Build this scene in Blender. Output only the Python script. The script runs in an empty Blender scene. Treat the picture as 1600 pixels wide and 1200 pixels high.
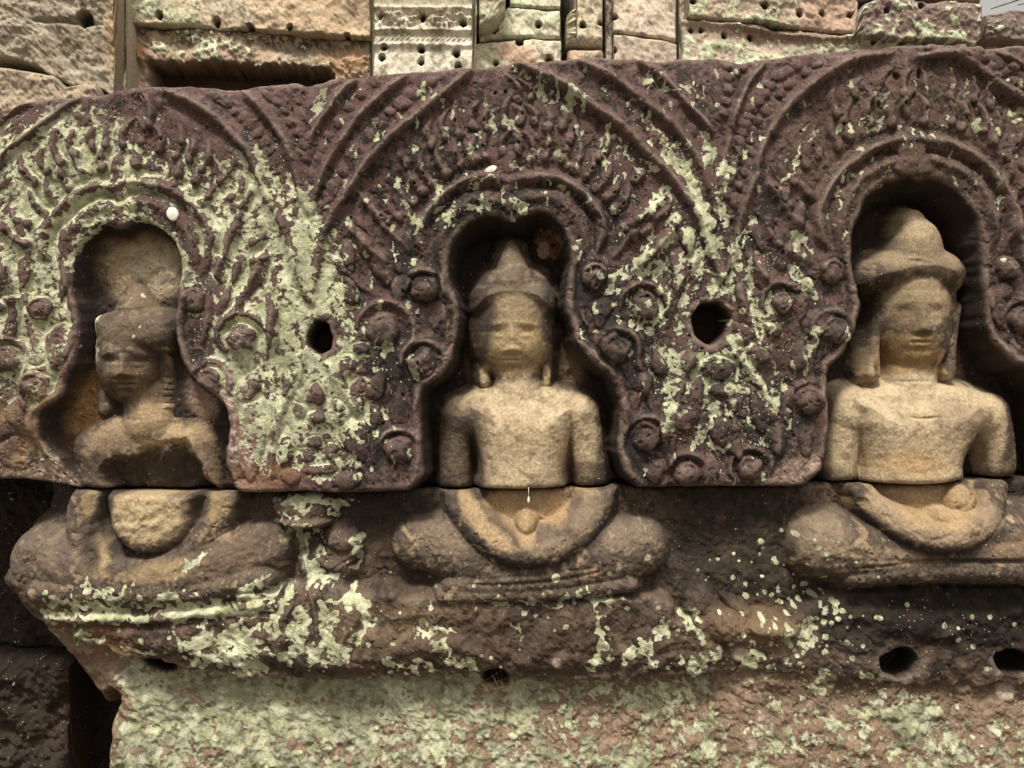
import bpy, math, random
import numpy as np
from mathutils import Vector

# ------------------------------------------------------------------ camera, sky, sun, exposure
R = math.radians
scene = bpy.context.scene
COL = scene.collection
EYE, DIST = 1.60, 1.50              # camera height and distance from the carved face (metres)
cam_d = bpy.data.cameras.new("camera")
cam = bpy.data.objects.new("camera", cam_d)
COL.objects.link(cam)
cam.location = (0, -DIST, EYE)
cam.rotation_euler = (R(90), 0, 0)
cam_d.sensor_width = 36
cam_d.lens = 36 * DIST / 1.6
cam_d.clip_start = 0.02
cam_d.clip_end = 2000
scene.camera = cam

SUN_EL, SUN_AZ = 60, -18           # degrees above the horizon; degrees left of straight behind the camera
world = bpy.data.worlds.new("World")
scene.world = world
world.use_nodes = True
wn, wl = world.node_tree.nodes, world.node_tree.links
wn.clear()
w_out = wn.new("ShaderNodeOutputWorld")
w_bg = wn.new("ShaderNodeBackground")
w_sky = wn.new("ShaderNodeTexSky")
w_sky.sky_type = 'NISHITA'
w_sky.sun_disc = False
w_sky.sun_elevation = R(SUN_EL)
w_sky.sun_rotation = R(180 + SUN_AZ)
w_sky.air_density = 1.0
w_sky.dust_density = 5.0
w_sky.ozone_density = 1.0
w_hs = wn.new("ShaderNodeHueSaturation")       # overcast: nearly grey cloud light
w_hs.inputs["Saturation"].default_value = 0.12
w_mul = wn.new("ShaderNodeMix")
w_mul.data_type = 'RGBA'
w_mul.blend_type = 'MULTIPLY'
w_mul.inputs[0].default_value = 1.0
w_mul.inputs[7].default_value = (1.0, 0.94, 0.84, 1)
wl.new(w_sky.outputs[0], w_hs.inputs["Color"])
wl.new(w_hs.outputs[0], w_mul.inputs[6])
w_cloud = wn.new("ShaderNodeMix")               # the cloud cover never falls below this brightness
w_cloud.data_type = 'RGBA'
w_cloud.blend_type = 'LIGHTEN'
w_cloud.inputs[0].default_value = 1.0
w_cloud.inputs[7].default_value = (3.4, 3.3, 3.1, 1)
wl.new(w_mul.outputs[2], w_cloud.inputs[6])
wl.new(w_cloud.outputs[2], w_bg.inputs["Color"])
w_bg.inputs["Strength"].default_value = 0.085
wl.new(w_bg.outputs[0], w_out.inputs["Surface"])

sun_d = bpy.data.lights.new("sun", 'SUN')
sun_d.energy = 2.7
sun_d.angle = R(11)
sun_d.color = (1.0, 0.94, 0.82)
sun = bpy.data.objects.new("sun", sun_d)
COL.objects.link(sun)
sd = Vector((math.sin(R(SUN_AZ)) * math.cos(R(SUN_EL)), -math.cos(R(SUN_AZ)) * math.cos(R(SUN_EL)), math.sin(R(SUN_EL))))
sun.rotation_euler = sd.to_track_quat('Z', 'Y').to_euler()
sun.location = (0, -3, 5)

scene.view_settings.view_transform = 'Standard'
scene.view_settings.look = 'None'
scene.view_settings.exposure = 0.9
scene.view_settings.gamma = 1
scene.render.engine = 'CYCLES'
scene.cycles.max_bounces = 5
scene.cycles.diffuse_bounces = 3
scene.cycles.use_denoising = True

# ------------------------------------------------------------------ helpers
# Units while sculpting: millimetres on the carved face. u to the right and v down from the top left of a
# 1600 x 1200 mm window of wall, h towards the viewer. MM converts to world metres.
rng = np.random.default_rng(11)
random.seed(5)
f32 = np.float32


def world_xyz(U, V, H):
    return np.stack([(U - 800) / 1000.0, -H / 1000.0, EYE + (600 - V) / 1000.0], axis=-1)


def at_depth(x, y, h):
    """Where on the wall a feature with its top at depth h sits when it is seen at x, y of the face."""
    k = (DIST * 1000 - h) / (DIST * 1000)
    return 800 + (x - 800) * k, 600 + (y - 600) * k


def spectral(shape, step, scale, seed, slope=1.0, lo=None):
    """Smooth random field with features of about `scale` mm and finer ones fading by `slope`."""
    r = np.random.default_rng(seed)
    n0, n1 = shape
    fy = np.fft.fftfreq(n0, step)[:, None]
    fx = np.fft.rfftfreq(n1, step)[None, :]
    f = np.sqrt(fx * fx + fy * fy)
    fc = 1.0 / scale
    a = 1.0 / (1.0 + (f / fc) ** 2) ** (0.5 + slope * 0.5)
    if lo:
        a = a * np.exp(-(f * lo) ** 2)
    a[0, 0] = 0
    w = np.fft.rfft2(r.standard_normal(shape))
    z = np.fft.irfft2(w * a, s=shape)
    return (z / z.std()).astype(f32)


def blur(A, step, s):
    n0, n1 = A.shape
    p = int(3 * s / step) + 2
    B = np.pad(A, p, mode='edge')
    fy = np.fft.fftfreq(B.shape[0], step)[:, None]
    fx = np.fft.rfftfreq(B.shape[1], step)[None, :]
    g = np.exp(-2 * (math.pi * s) ** 2 * (fx * fx + fy * fy))
    C = np.fft.irfft2(np.fft.rfft2(B) * g, s=B.shape)
    return C[p:p + n0, p:p + n1].astype(f32)


def sstep(a, b, x):
    t = np.clip((x - a) / (b - a), 0, 1)
    return t * t * (3 - 2 * t)


def smax(a, b, k):
    h = np.clip(0.5 + 0.5 * (a - b) / k, 0, 1)
    return b + (a - b) * h + k * h * (1 - h)


def smin(a, b, k):
    return -smax(-a, -b, k)


def catmull(pts, n=8, closed=False):
    P = np.array(pts, float)
    if closed:
        Q = np.vstack([P[-1:], P, P[:2]])
    else:
        Q = np.vstack([2 * P[:1] - P[1:2], P, 2 * P[-1:] - P[-2:-1]])
    out = []
    for i in range(len(Q) - 3):
        p0, p1, p2, p3 = Q[i:i + 4]
        for t in np.linspace(0, 1, n, endpoint=False):
            out.append(0.5 * (2 * p1 + (p2 - p0) * t + (2 * p0 - 5 * p1 + 4 * p2 - p3) * t * t + (3 * p1 - p0 - 3 * p2 + p3) * t ** 3))
    if not closed:
        out.append(P[-1])
    return np.array(out)


def seg_dist(U, V, pts):
    """Distance to a polyline and the parameter (0..1) of the nearest point along it."""
    best = np.full(U.shape, 1e9, f32)
    par = np.zeros(U.shape, f32)
    L = np.hypot(*np.diff(pts[:, :2], axis=0).T)
    cum = np.concatenate([[0], np.cumsum(L)])
    tot = max(cum[-1], 1e-6)
    for i in range(len(pts) - 1):
        ax, ay = pts[i, :2]
        dx, dy = pts[i + 1, :2] - pts[i, :2]
        l2 = dx * dx + dy * dy
        if l2 < 1e-9:
            continue
        t = np.clip(((U - ax) * dx + (V - ay) * dy) / l2, 0, 1)
        d = (U - ax - t * dx) ** 2 + (V - ay - t * dy) ** 2
        m = d < best
        best = np.where(m, d, best)
        par = np.where(m, (cum[i] + t * L[i]) / tot, par)
    return np.sqrt(best), par


def poly_sdf(U, V, pts):
    d, _ = seg_dist(U, V, np.vstack([pts, pts[:1]]))
    ins = np.zeros(U.shape, bool)
    n = len(pts)
    for i in range(n):
        x0, y0 = pts[i]
        x1, y1 = pts[(i + 1) % n]
        if y0 == y1:
            continue
        c = ((y0 > V) != (y1 > V)) & (U < (x1 - x0) * (V - y0) / (y1 - y0) + x0)
        ins ^= c
    return np.where(ins, -d, d)


class Grid:
    """A carved surface: a lattice of points U, V with heights H, an owner per point and its colours."""

    def __init__(self, U, V, step):
        self.U, self.V, self.step = U.astype(f32), V.astype(f32), step
        self.H = np.zeros(U.shape, f32)
        self.pid = np.zeros(U.shape, np.int32)
        self.alb = np.zeros(U.shape + (3,), f32)
        self.lich = np.full(U.shape, -1.0, f32)
        self.vig = np.ones(U.shape, f32)
        self._bounds()

    def _bounds(self):
        self.cmin, self.cmax = self.U.min(0), self.U.max(0)
        self.rmin, self.rmax = self.V.min(1), self.V.max(1)

    def win(self, x0, y0, x1, y1):
        c = np.nonzero((self.cmax >= x0) & (self.cmin <= x1))[0]
        r = np.nonzero((self.rmax >= y0) & (self.rmin <= y1))[0]
        if len(c) == 0 or len(r) == 0:
            return None
        return (slice(r[0], r[-1] + 1), slice(c[0], c[-1] + 1))

    def noise(self, scale, seed, slope=1.0, lo=None):
        if not getattr(self, "sheared", False):
            return spectral(self.U.shape, self.step, scale, seed, slope, lo)
        x0, x1, y0, y1 = self.U.min(), self.U.max(), self.V.min(), self.V.max()
        st = self.step
        Z = spectral((int((y1 - y0) / st) + 3, int((x1 - x0) / st) + 3), st, scale, seed, slope, lo)
        fx, fy = (self.U - x0) / st, (self.V - y0) / st
        ix, iy = fx.astype(np.int32), fy.astype(np.int32)
        ax, ay = fx - ix, fy - iy
        z = (Z[iy, ix] * (1 - ax) + Z[iy, ix + 1] * ax) * (1 - ay) + (Z[iy + 1, ix] * (1 - ax) + Z[iy + 1, ix + 1] * ax) * ay
        return z.astype(f32)

    # ---- carving
    def ridge(self, pts, w, h, pid=None, taper=0.25, smooth=True, power=1.0):
        P = catmull(pts, 5) if smooth else np.array(pts, float)
        m = w * 1.6
        s = self.win(P[:, 0].min() - m, P[:, 1].min() - m, P[:, 0].max() + m, P[:, 1].max() + m)
        if s is None:
            return
        d, t = seg_dist(self.U[s], self.V[s], P)
        if taper:
            tp = np.clip(np.minimum(t, 1 - t) / taper, 0, 1) ** 0.7
        else:
            tp = 1.0
        ww = w * (0.45 + 0.55 * tp)
        prof = np.exp(-(d / (ww * 0.5)) ** 2 * 1.1)
        self.H[s] += h * prof * (0.4 + 0.6 * tp)
        if pid is not None:
            self.pid[s] = np.where(d < ww * 0.55, pid, self.pid[s])

    def groove(self, pts, w, depth, taper=0.3, smooth=True):
        self.ridge(pts, w, -depth, None, taper, smooth)

    def boss(self, x, y, rx, ry, rot, h, pid=None, lift=0.0, moat=0.0, sharp=2.0, k=2.0, tear=0.0):
        """A raised knob: dome of height h over the local face, with a groove (moat) round it."""
        m = max(rx, ry) * 1.7
        s = self.win(x - m, y - m, x + m, y + m)
        if s is None:
            return
        c, sn = math.cos(R(rot)), math.sin(R(rot))
        du, dv = self.CU[s] - x, self.CV[s] - y
        a, b = (du * c + dv * sn) / rx, (-du * sn + dv * c) / ry
        if tear:
            a = (a + 0.35 * tear * (b * b - 0.3)) / np.clip(1 + tear * b, 0.3, 2)
        q = np.sqrt(a * a + b * b)
        H = self.H[s]
        inner = q < 1
        base = float(H[inner].mean()) if inner.any() else 0.0
        if moat:
            H = H - moat * np.exp(-((q - 1.08) / 0.17) ** 2) * (0.45 + 0.55 * np.clip(-b / (q + 0.01) + 0.3 * a, -0.6, 1))
        dome = base + lift + h * np.sqrt(np.clip(1 - np.abs(q) ** sharp, 0, 1)) - np.clip(q - 1, 0, 1) * 70
        self.H[s] = np.where(q < 1.25, smax(H, dome, k), H)
        if pid is not None:
            self.pid[s] = np.where(q < 1.03, pid, self.pid[s])

    def pit(self, x, y, r, depth, ry=None, rot=0, pid=None, edge=0.3):
        ry = ry or r
        m = max(r, ry) * 1.8 + 2
        s = self.win(x - m, y - m, x + m, y + m)
        if s is None:
            return
        c, sn = math.cos(R(rot)), math.sin(R(rot))
        du, dv = self.U[s] - x, self.V[s] - y
        q = np.sqrt(((du * c + dv * sn) / r) ** 2 + ((-du * sn + dv * c) / ry) ** 2)
        q = q + 0.05 * np.sin(3 * np.arctan2(dv, du) + x) + 0.03 * np.sin(7 * np.arctan2(dv, du) + y)
        self.H[s] -= depth * (1 - sstep(1 - edge, 1 + edge * 0.3, q))
        if pid is not None:
            self.pid[s] = np.where(q < 1.0, pid, self.pid[s])

    # ---- colour
    def tint(self, mask, col):
        m = np.clip(mask, 0, 1)[..., None]
        self.alb = (self.alb * (1 - m) + np.array(col, f32) * m).astype(f32)

    def blob(self, x, y, rx, ry, rot=0, soft=0.5):
        c, sn = math.cos(R(rot)), math.sin(R(rot))
        out = np.zeros(self.U.shape, f32)
        m = max(rx, ry) * (1 + soft) + 12
        s = self.win(x - m, y - m, x + m, y + m)
        if s is None:
            return out
        WU, WV = (self.WU, self.WV) if getattr(self, "warp", False) else (self.U, self.V)
        du, dv = WU[s] - x, WV[s] - y
        q = np.sqrt(((du * c + dv * sn) / rx) ** 2 + ((-du * sn + dv * c) / ry) ** 2)
        out[s] = 1 - sstep(1 - soft, 1 + soft, q)
        return out

    def set_warp(self, seed):
        self.WU = self.U + 5.0 * self.noise(60, seed, 1.6) + 3.2 * self.noise(17, seed + 1, 1.4)
        self.WV = self.V + 6.0 * self.noise(60, seed + 2, 1.6) + 3.2 * self.noise(17, seed + 3, 1.4)
        self.wk = np.exp(0.42 * self.noise(22, seed + 4, 1.4))
        self.warp = True

    def stroke_mask(self, pts, w, soft=0.6):
        P = np.array(pts, float)
        out = np.zeros(self.U.shape, f32)
        m = w * (1 + soft) * 2 + 12
        s = self.win(P[:, 0].min() - m, P[:, 1].min() - m, P[:, 0].max() + m, P[:, 1].max() + m)
        if s is None:
            return out
        WU, WV = (self.WU, self.WV) if getattr(self, "warp", False) else (self.U, self.V)
        if len(P) == 1:
            d = np.hypot(WU[s] - P[0, 0], WV[s] - P[0, 1])
        else:
            d, _ = seg_dist(WU[s], WV[s], P)
        if getattr(self, "warp", False):
            d = d * self.wk[s]
        out[s] = 1 - sstep(w * (1 - soft), w * (1 + soft), d)
        return out


# ------------------------------------------------------------------ materials
def stone_material(name, grain=1.0, lichen_a=(0.42, 0.425, 0.275), lichen_b=(0.62, 0.62, 0.47), specks=1.0):
    m = bpy.data.materials.new(name)
    m.use_nodes = True
    nt = m.node_tree
    n, l = nt.nodes, nt.links
    n.clear()
    out = n.new("ShaderNodeOutputMaterial")
    bs = n.new("ShaderNodeBsdfPrincipled")
    l.new(bs.outputs[0], out.inputs[0])
    geo = n.new("ShaderNodeNewGeometry")
    pos = geo.outputs["Position"]

    def attr(nm):
        a = n.new("ShaderNodeAttribute")
        a.attribute_name = nm
        return a

    def noise(scale, detail=4, rough=0.6):
        t = n.new("ShaderNodeTexNoise")
        t.inputs["Scale"].default_value = scale
        t.inputs["Detail"].default_value = detail
        t.inputs["Roughness"].default_value = rough
        l.new(pos, t.inputs["Vector"])
        return t.outputs[0]

    def voro(scale, feature='F1'):
        t = n.new("ShaderNodeTexVoronoi")
        t.feature = feature
        t.inputs["Scale"].default_value = scale
        l.new(pos, t.inputs["Vector"])
        return t

    def mth(op, a, b=None, c=None):
        t = n.new("ShaderNodeMath")
        t.operation = op
        for i, v in enumerate((a, b, c)):
            if v is None:
                continue
            if isinstance(v, (int, float)):
                t.inputs[i].default_value = v
            else:
                l.new(v, t.inputs[i])
        return t.outputs[0]

    def rng_(v, a, b, c=0.0, d=1.0, smooth=True):
        t = n.new("ShaderNodeMapRange")
        t.interpolation_type = 'SMOOTHSTEP' if smooth else 'LINEAR'
        for i, x in enumerate((v, a, b, c, d)):
            if isinstance(x, (int, float)):
                t.inputs[i].default_value = x
            else:
                l.new(x, t.inputs[i])
        return t.outputs[0]

    def mix(f, a, b, mode='MIX'):
        t = n.new("ShaderNodeMix")
        t.data_type = 'RGBA'
        t.blend_type = mode
        if isinstance(f, (int, float)):
            t.inputs[0].default_value = f
        else:
            l.new(f, t.inputs[0])
        for i, v in ((6, a), (7, b)):
            if isinstance(v, tuple):
                t.inputs[i].default_value = v + (1,)
            else:
                l.new(v, t.inputs[i])
        return t.outputs[2]

    def grey(v):
        t = n.new("ShaderNodeCombineColor")
        for i in range(3):
            l.new(v, t.inputs[i])
        return t.outputs[0]

    n_fine = noise(900, 3, 0.7)
    n_mid = noise(230, 6, 0.65)
    n_big = noise(38, 5, 0.6)
    # stone
    k = mth('MULTIPLY', rng_(n_fine, 0.25, 0.75, 0.70, 1.30, False), rng_(n_mid, 0.25, 0.75, 0.62, 1.38, False))
    k = mth('MULTIPLY', k, rng_(n_big, 0.3, 0.7, 0.85, 1.15, False))
    base = mix(1.0, attr("alb").outputs["Color"], grey(k), 'MULTIPLY')
    # black soot-like growth in speckles
    sp = voro(210)
    lum = n.new("ShaderNodeRGBToBW")
    l.new(attr("alb").outputs["Color"], lum.inputs[0])
    blk = mth('MULTIPLY', rng_(sp.outputs["Distance"], 0.10, 0.34, 1, 0), rng_(n_big, 0.44, 0.58, 0, 0.6))
    blk = mth('MULTIPLY', blk, rng_(lum.outputs[0], 0.10, 0.22, 1, 0.06))
    base = mix(blk, base, (0.016, 0.013, 0.012))
    # pin-head pale lichens
    wsp = voro(150)
    sep = n.new("ShaderNodeSeparateColor")
    l.new(wsp.outputs["Color"], sep.inputs[0])
    wm = mth('MULTIPLY', rng_(wsp.outputs["Distance"], 0.08, 0.17, 1, 0), rng_(sep.outputs[0], 0.60, 0.63, 0, 1))
    wm = mth('MULTIPLY', wm, rng_(noise(16, 4), 0.44, 0.56, 0, 0.9 * specks))
    wm = mth('MULTIPLY', wm, rng_(lum.outputs[0], 0.12, 0.22, 1, 0.15))
    base = mix(wm, base, (0.50, 0.50, 0.38))
    # crustose lichen, areolate, with a pale rim
    t = mth('ADD', attr("lich").outputs["Fac"], mth('MULTIPLY', mth('SUBTRACT', noise(120, 5, 0.68), 0.5), 0.50))
    t = mth('ADD', t, mth('MULTIPLY', mth('SUBTRACT', noise(620, 4, 0.75), 0.5), 0.72))
    col = voro(190)
    cs = n.new("ShaderNodeSeparateColor")
    l.new(col.outputs["Color"], cs.inputs[0])
    dots = mth('MULTIPLY', rng_(mth('ADD', col.outputs["Distance"], mth('MULTIPLY', cs.outputs[1], 0.22)), 0.22, 0.34, 1, 0), mth('GREATER_THAN', rng_(t, -0.02, 0.46, 0, 0.8, False), cs.outputs[0]))
    lm = mth('MAXIMUM', rng_(t, 0.455, 0.555), mth('MULTIPLY', dots, 0.9))
    crack = voro(330, 'DISTANCE_TO_EDGE')
    lc = mix(rng_(noise(60, 5, 0.6), 0.35, 0.65), lichen_a, lichen_b)
    lc = mix(rng_(noise(24, 4, 0.6), 0.45, 0.65, 0, 0.55), lc, (0.31, 0.315, 0.17))
    lc = mix(rng_(noise(520, 3, 0.7), 0.40, 0.62, 0, 0.45), lc, (0.15, 0.16, 0.08))
    lc = mix(rng_(crack.outputs["Distance"], 0.0, 0.10, 0.35, 0), lc, (0.12, 0.13, 0.06))
    lc = mix(rng_(t, 0.50, 0.64, 0.7, 0), lc, (0.52, 0.54, 0.36))
    lc = mix(1.0, lc, grey(attr("alb").outputs["Alpha"]), 'MULTIPLY')
    colr = mix(lm, base, lc)
    l.new(colr, bs.inputs["Base Color"])
    bs.inputs["Roughness"].default_value = 0.88
    bs.inputs["Specular IOR Level"].default_value = 0.25
    # relief
    hgt = mth('ADD', mth('MULTIPLY', n_fine, 0.6 * grain), mth('MULTIPLY', n_mid, 0.9 * grain))
    lump = mth('ADD', mth('MULTIPLY', noise(420, 3), 1.1), mth('MULTIPLY', rng_(crack.outputs["Distance"], 0, 0.25), 0.45))
    hgt = mth('ADD', hgt, mth('MULTIPLY', lm, mth('ADD', 0.7, lump)))
    bp = n.new("ShaderNodeBump")
    bp.inputs["Strength"].default_value = 0.8
    bp.inputs["Distance"].default_value = 0.0010
    l.new(hgt, bp.inputs["Height"])
    l.new(bp.outputs[0], bs.inputs["Normal"])
    return m


def plain_material(name, a, b, scale, rough=0.8):
    m = bpy.data.materials.new(name)
    m.use_nodes = True
    n, l = m.node_tree.nodes, m.node_tree.links
    bs = n["Principled BSDF"]
    t = n.new("ShaderNodeTexNoise")
    t.inputs["Scale"].default_value = scale
    t.inputs["Detail"].default_value = 6
    g = n.new("ShaderNodeNewGeometry")
    l.new(g.outputs["Position"], t.inputs["Vector"])
    r = n.new("ShaderNodeValToRGB")
    r.color_ramp.elements[0].color = a + (1,)
    r.color_ramp.elements[1].color = b + (1,)
    r.color_ramp.elements[0].position = 0.35
    r.color_ramp.elements[1].position = 0.65
    l.new(t.outputs[0], r.inputs[0])
    l.new(r.outputs[0], bs.inputs["Base Color"])
    bs.inputs["Roughness"].default_value = rough
    bp = n.new("ShaderNodeBump")
    bp.inputs["Strength"].default_value = 0.5
    bp.inputs["Distance"].default_value = 0.002
    l.new(t.outputs[0], bp.inputs["Height"])
    l.new(bp.outputs[0], bs.inputs["Normal"])
    return m


MAT_STONE = stone_material("weathered_sandstone")
MAT_BACK = stone_material("pale_dressed_sandstone", grain=1.2, lichen_a=(0.50, 0.55, 0.36), lichen_b=(0.68, 0.72, 0.54), specks=0.7)
MAT_WHITE = plain_material("white_silk", (0.50, 0.48, 0.42), (0.74, 0.72, 0.65), 500)
MAT_FIBRE = plain_material("dry_fibre", (0.10, 0.06, 0.03), (0.24, 0.15, 0.08), 200)
MAT_GROUND = plain_material("dusty_earth", (0.06, 0.045, 0.03), (0.12, 0.095, 0.06), 3)
MAT_WOOD = plain_material("dead_wood", (0.10, 0.08, 0.06), (0.22, 0.18, 0.14), 60)


# ------------------------------------------------------------------ scene objects
def tag(o, label=None, cat=None, group=None, kind=None):
    if label:
        o["label"] = label
    if cat:
        o["category"] = cat
    if group:
        o["group"] = group
    if kind:
        o["kind"] = kind
    return o


def link(o, parent=None):
    COL.objects.link(o)
    if parent is not None:
        o.parent = parent
    return o


def empty(name, loc):
    o = bpy.data.objects.new(name, None)
    o.location = loc
    o.empty_display_size = 0.05
    return link(o)


def origin_of(o):
    v = Vector((0, 0, 0))
    while o is not None:
        v += o.location
        o = o.parent
    return v


def raw_mesh(name, co, quads, nrm, alb, lich, mat, parent=None, vig=None):
    org = np.array(origin_of(parent)) if parent is not None else np.zeros(3)
    me = bpy.data.meshes.new(name)
    nv, nq = len(co), len(quads)
    me.vertices.add(nv)
    me.vertices.foreach_set("co", (co - org).astype(f32).ravel())
    me.loops.add(nq * 4)
    me.loops.foreach_set("vertex_index", quads.astype(np.int32).ravel())
    me.polygons.add(nq)
    me.polygons.foreach_set("loop_start", np.arange(0, nq * 4, 4, dtype=np.int32))
    me.polygons.foreach_set("use_smooth", np.ones(nq, bool))
    me.update(calc_edges=True)
    if alb is not None:
        a = me.attributes.new("alb", 'FLOAT_COLOR', 'POINT')
        a.data.foreach_set("color", np.concatenate([alb, np.ones((nv, 1)) if vig is None else vig[:, None]], 1).astype(f32).ravel())
        a = me.attributes.new("lich", 'FLOAT', 'POINT')
        a.data.foreach_set("value", lich.astype(f32).ravel())
    if nrm is not None:
        a = me.attributes.new("custom_normal", 'FLOAT_VECTOR', 'POINT')
        a.data.foreach_set("vector", nrm.astype(f32).ravel())
    me.materials.append(mat)
    o = bpy.data.objects.new(name, me)
    return link(o, parent)


def grid_normals(XYZ):
    du = np.gradient(XYZ, axis=1)
    dv = np.gradient(XYZ, axis=0)
    nn = np.cross(dv, du)
    nn /= np.linalg.norm(nn, axis=-1, keepdims=True) + 1e-12
    return nn


def emit(g, owners, mat):
    """Turn a carved grid into one mesh per owner. owners: pid -> (name, parent object or a function giving it)."""
    XYZ = world_xyz(g.U, g.V, g.H)
    N = grid_normals(XYZ)
    flip = N[..., 1].mean() > 0
    if flip:
        N = -N
    n0, n1 = g.U.shape
    idx = np.arange(n0 * n1).reshape(n0, n1)
    Q = np.stack([idx[:-1, :-1], idx[1:, :-1], idx[1:, 1:], idx[:-1, 1:]], -1).reshape(-1, 4)
    F = g.pid[:-1, :-1].reshape(-1)
    co, nr, al, li = XYZ.reshape(-1, 3), N.reshape(-1, 3), g.alb.reshape(-1, 3), g.lich.reshape(-1)
    vg = g.vig.reshape(-1)
    made = {}
    for pid, (name, parent) in owners.items():
        q = Q[F == pid]
        if len(q) == 0:
            print("EMPTY PART", pid, name)
            continue
        par = parent() if callable(parent) else (made[parent] if isinstance(parent, int) else parent)
        used, inv = np.unique(q, return_inverse=True)
        made[pid] = raw_mesh(name, co[used], inv.reshape(-1, 4), nr[used], al[used], li[used], mat, par, vg[used])
    left = set(np.unique(F)) - set(owners)
    if left:
        print("UNOWNED", left)
    return made


# ================================================================== THE CARVED FRIEZE AND THE COURSE UNDER IT
STEP = 1.5
X0, X1 = -260.0, 1860.0
UC = np.arange(X0, X1, STEP)

top_pts = np.array([(-260, 330), (-120, 262), (-50, 215), (0, 183), (30, 163), (60, 154), (110, 151), (150, 147), (170, 143), (230, 136), (270, 134),
                    (300, 132), (350, 135), (380, 138), (400, 133), (420, 129), (440, 128), (462, 127), (478, 131), (495, 128), (520, 121), (600, 115),
                    (700, 107), (740, 104), (760, 103), (800, 98), (830, 96), (860, 94), (900, 92), (940, 90), (985, 90), (1020, 94), (1060, 88), (1100, 88),
                    (1130, 90), (1160, 92), (1200, 86), (1260, 82), (1330, 76), (1400, 70), (1440, 69), (1480, 70), (1540, 73), (1600, 68), (1700, 64), (1860, 60)], float)
seam_pts = np.array([(-260, 742), (0, 752), (60, 758), (110, 766), (170, 770), (400, 772), (500, 773), (590, 772), (655, 769), (800, 767), (980, 765), (1180, 764),
                     (1262, 762), (1340, 757), (1420, 758), (1500, 757), (1600, 752), (1860, 748)], float)
r1 = np.random.default_rng(3)


def wob(n, amp, s):
    z = r1.standard_normal(n)
    k = np.exp(-0.5 * (np.arange(-4 * s, 4 * s + 1) / s) ** 2)
    z = np.convolve(z, k / k.sum(), 'same')
    return amp * z / z.std()


vtop = np.interp(UC, top_pts[:, 0], top_pts[:, 1]) + wob(len(UC), 0.8, 8) + wob(len(UC), 0.35, 2)
vseam = np.interp(UC, seam_pts[:, 0], seam_pts[:, 1]) + wob(len(UC), 0.9, 14)
NR = 452
T = np.linspace(0, 1, NR)[:, None]
g = Grid(np.broadcast_to(UC, (NR, len(UC))).copy(), vtop[None] + T * (vseam - 2.2 - vtop)[None], STEP)

low_left = np.array([(740, 40), (790, 40), (815, 32), (840, 6), (865, -10), (890, -20), (905, -22), (920, -20), (940, -10), (970, 0), (1000, 14), (1035, 40), (1070, 72),
                     (1100, 100), (1122, 124), (1140, 142), (1165, 152), (1200, 150), (1320, 146)], float)
NR2 = 372
NC2 = int((X1 - 40) / STEP)
S2 = np.linspace(0, 1, NC2)[None, :]
vv = np.linspace(0, 1, NR2)[:, None]
vguess = 768 + vv * (1320 - 768)
ul = np.interp(vguess[:, 0], low_left[:, 0], low_left[:, 1])[:, None] + wob(NR2, 1.4, 5)[:, None]
U2 = ul + S2 * (X1 - ul)
v2top = np.interp(U2, UC, vseam) + 1.6
b = Grid(U2, v2top + vv * (1320 - v2top), STEP)
b.sheared = True
for G_, sd0 in ((g, 700), (b, 720)):            # hand-cut, worn outlines: carving coordinates wander a little
    G_.CU = (G_.U + 1.3 * G_.noise(26, sd0, 2.4)).astype(f32)
    G_.CV = (G_.V + 1.3 * G_.noise(26, sd0 + 1, 2.4)).astype(f32)

# ---- owners -------------------------------------------------------
owners_g, owners_b = {}, {}
_pid = [0]


def new_pid(owners, name, parent):
    _pid[0] += 1
    owners[_pid[0]] = (name, parent)
    return _pid[0]


FRIEZE, BASE = 0, 0            # filled in below: pid 0 is the block itself
owners_g[0] = ("carved_frieze_block", None)
owners_b[0] = ("carved_base_block", None)

# ---- base relief of the frieze --------------------------------------
g.H += 3.0 * g.noise(160, 21, 2.2) + 0.8 * g.noise(34, 22, 2.2)

# ---- niches ---------------------------------------------------------
niche_pts = [
    [(160, 800), (112, 750), (84, 715), (64, 690), (60, 662), (68, 638), (96, 624), (106, 596), (124, 556), (128, 520), (126, 490), (117, 447), (119, 405),
     (138, 372), (164, 354), (190, 360), (216, 347), (250, 357), (274, 385), (283, 425), (276, 470), (273, 505), (279, 545), (293, 578), (318, 606), (346, 632),
     (355, 663), (351, 722), (358, 750), (374, 800)],
    [(661, 800), (664, 740), (664, 700), (660, 660), (659, 630), (668, 606), (690, 590), (700, 578), (709, 548), (718, 510), (718, 480), (710, 450), (702, 415),
     (706, 392), (720, 366), (738, 348), (762, 338), (795, 348), (828, 337), (860, 340), (880, 360), (889, 392), (886, 430), (882, 470), (890, 510), (904, 541),
     (927, 571), (950, 589), (963, 615), (966, 655), (963, 700), (973, 738), (990, 800)],
    [(1240, 800), (1266, 756), (1284, 732), (1295, 705), (1298, 670), (1296, 612), (1297, 580), (1315, 560), (1334, 528), (1343, 494), (1345, 464), (1336, 420),
     (1332, 385), (1339, 345), (1357, 312), (1384, 291), (1415, 281), (1436, 283), (1460, 284), (1495, 302), (1518, 332), (1529, 372), (1532, 442), (1541, 504),
     (1556, 544), (1580, 570), (1612, 592), (1636, 630), (1642, 700), (1640, 800)],
]
niche_poly = [catmull(p, 5, True) for p in niche_pts]
SD = np.full(g.U.shape, 400.0, f32)
NICHE_D = []
floors = (-46, -92, -92)
arch_pid, floor_pid = [], []
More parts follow.
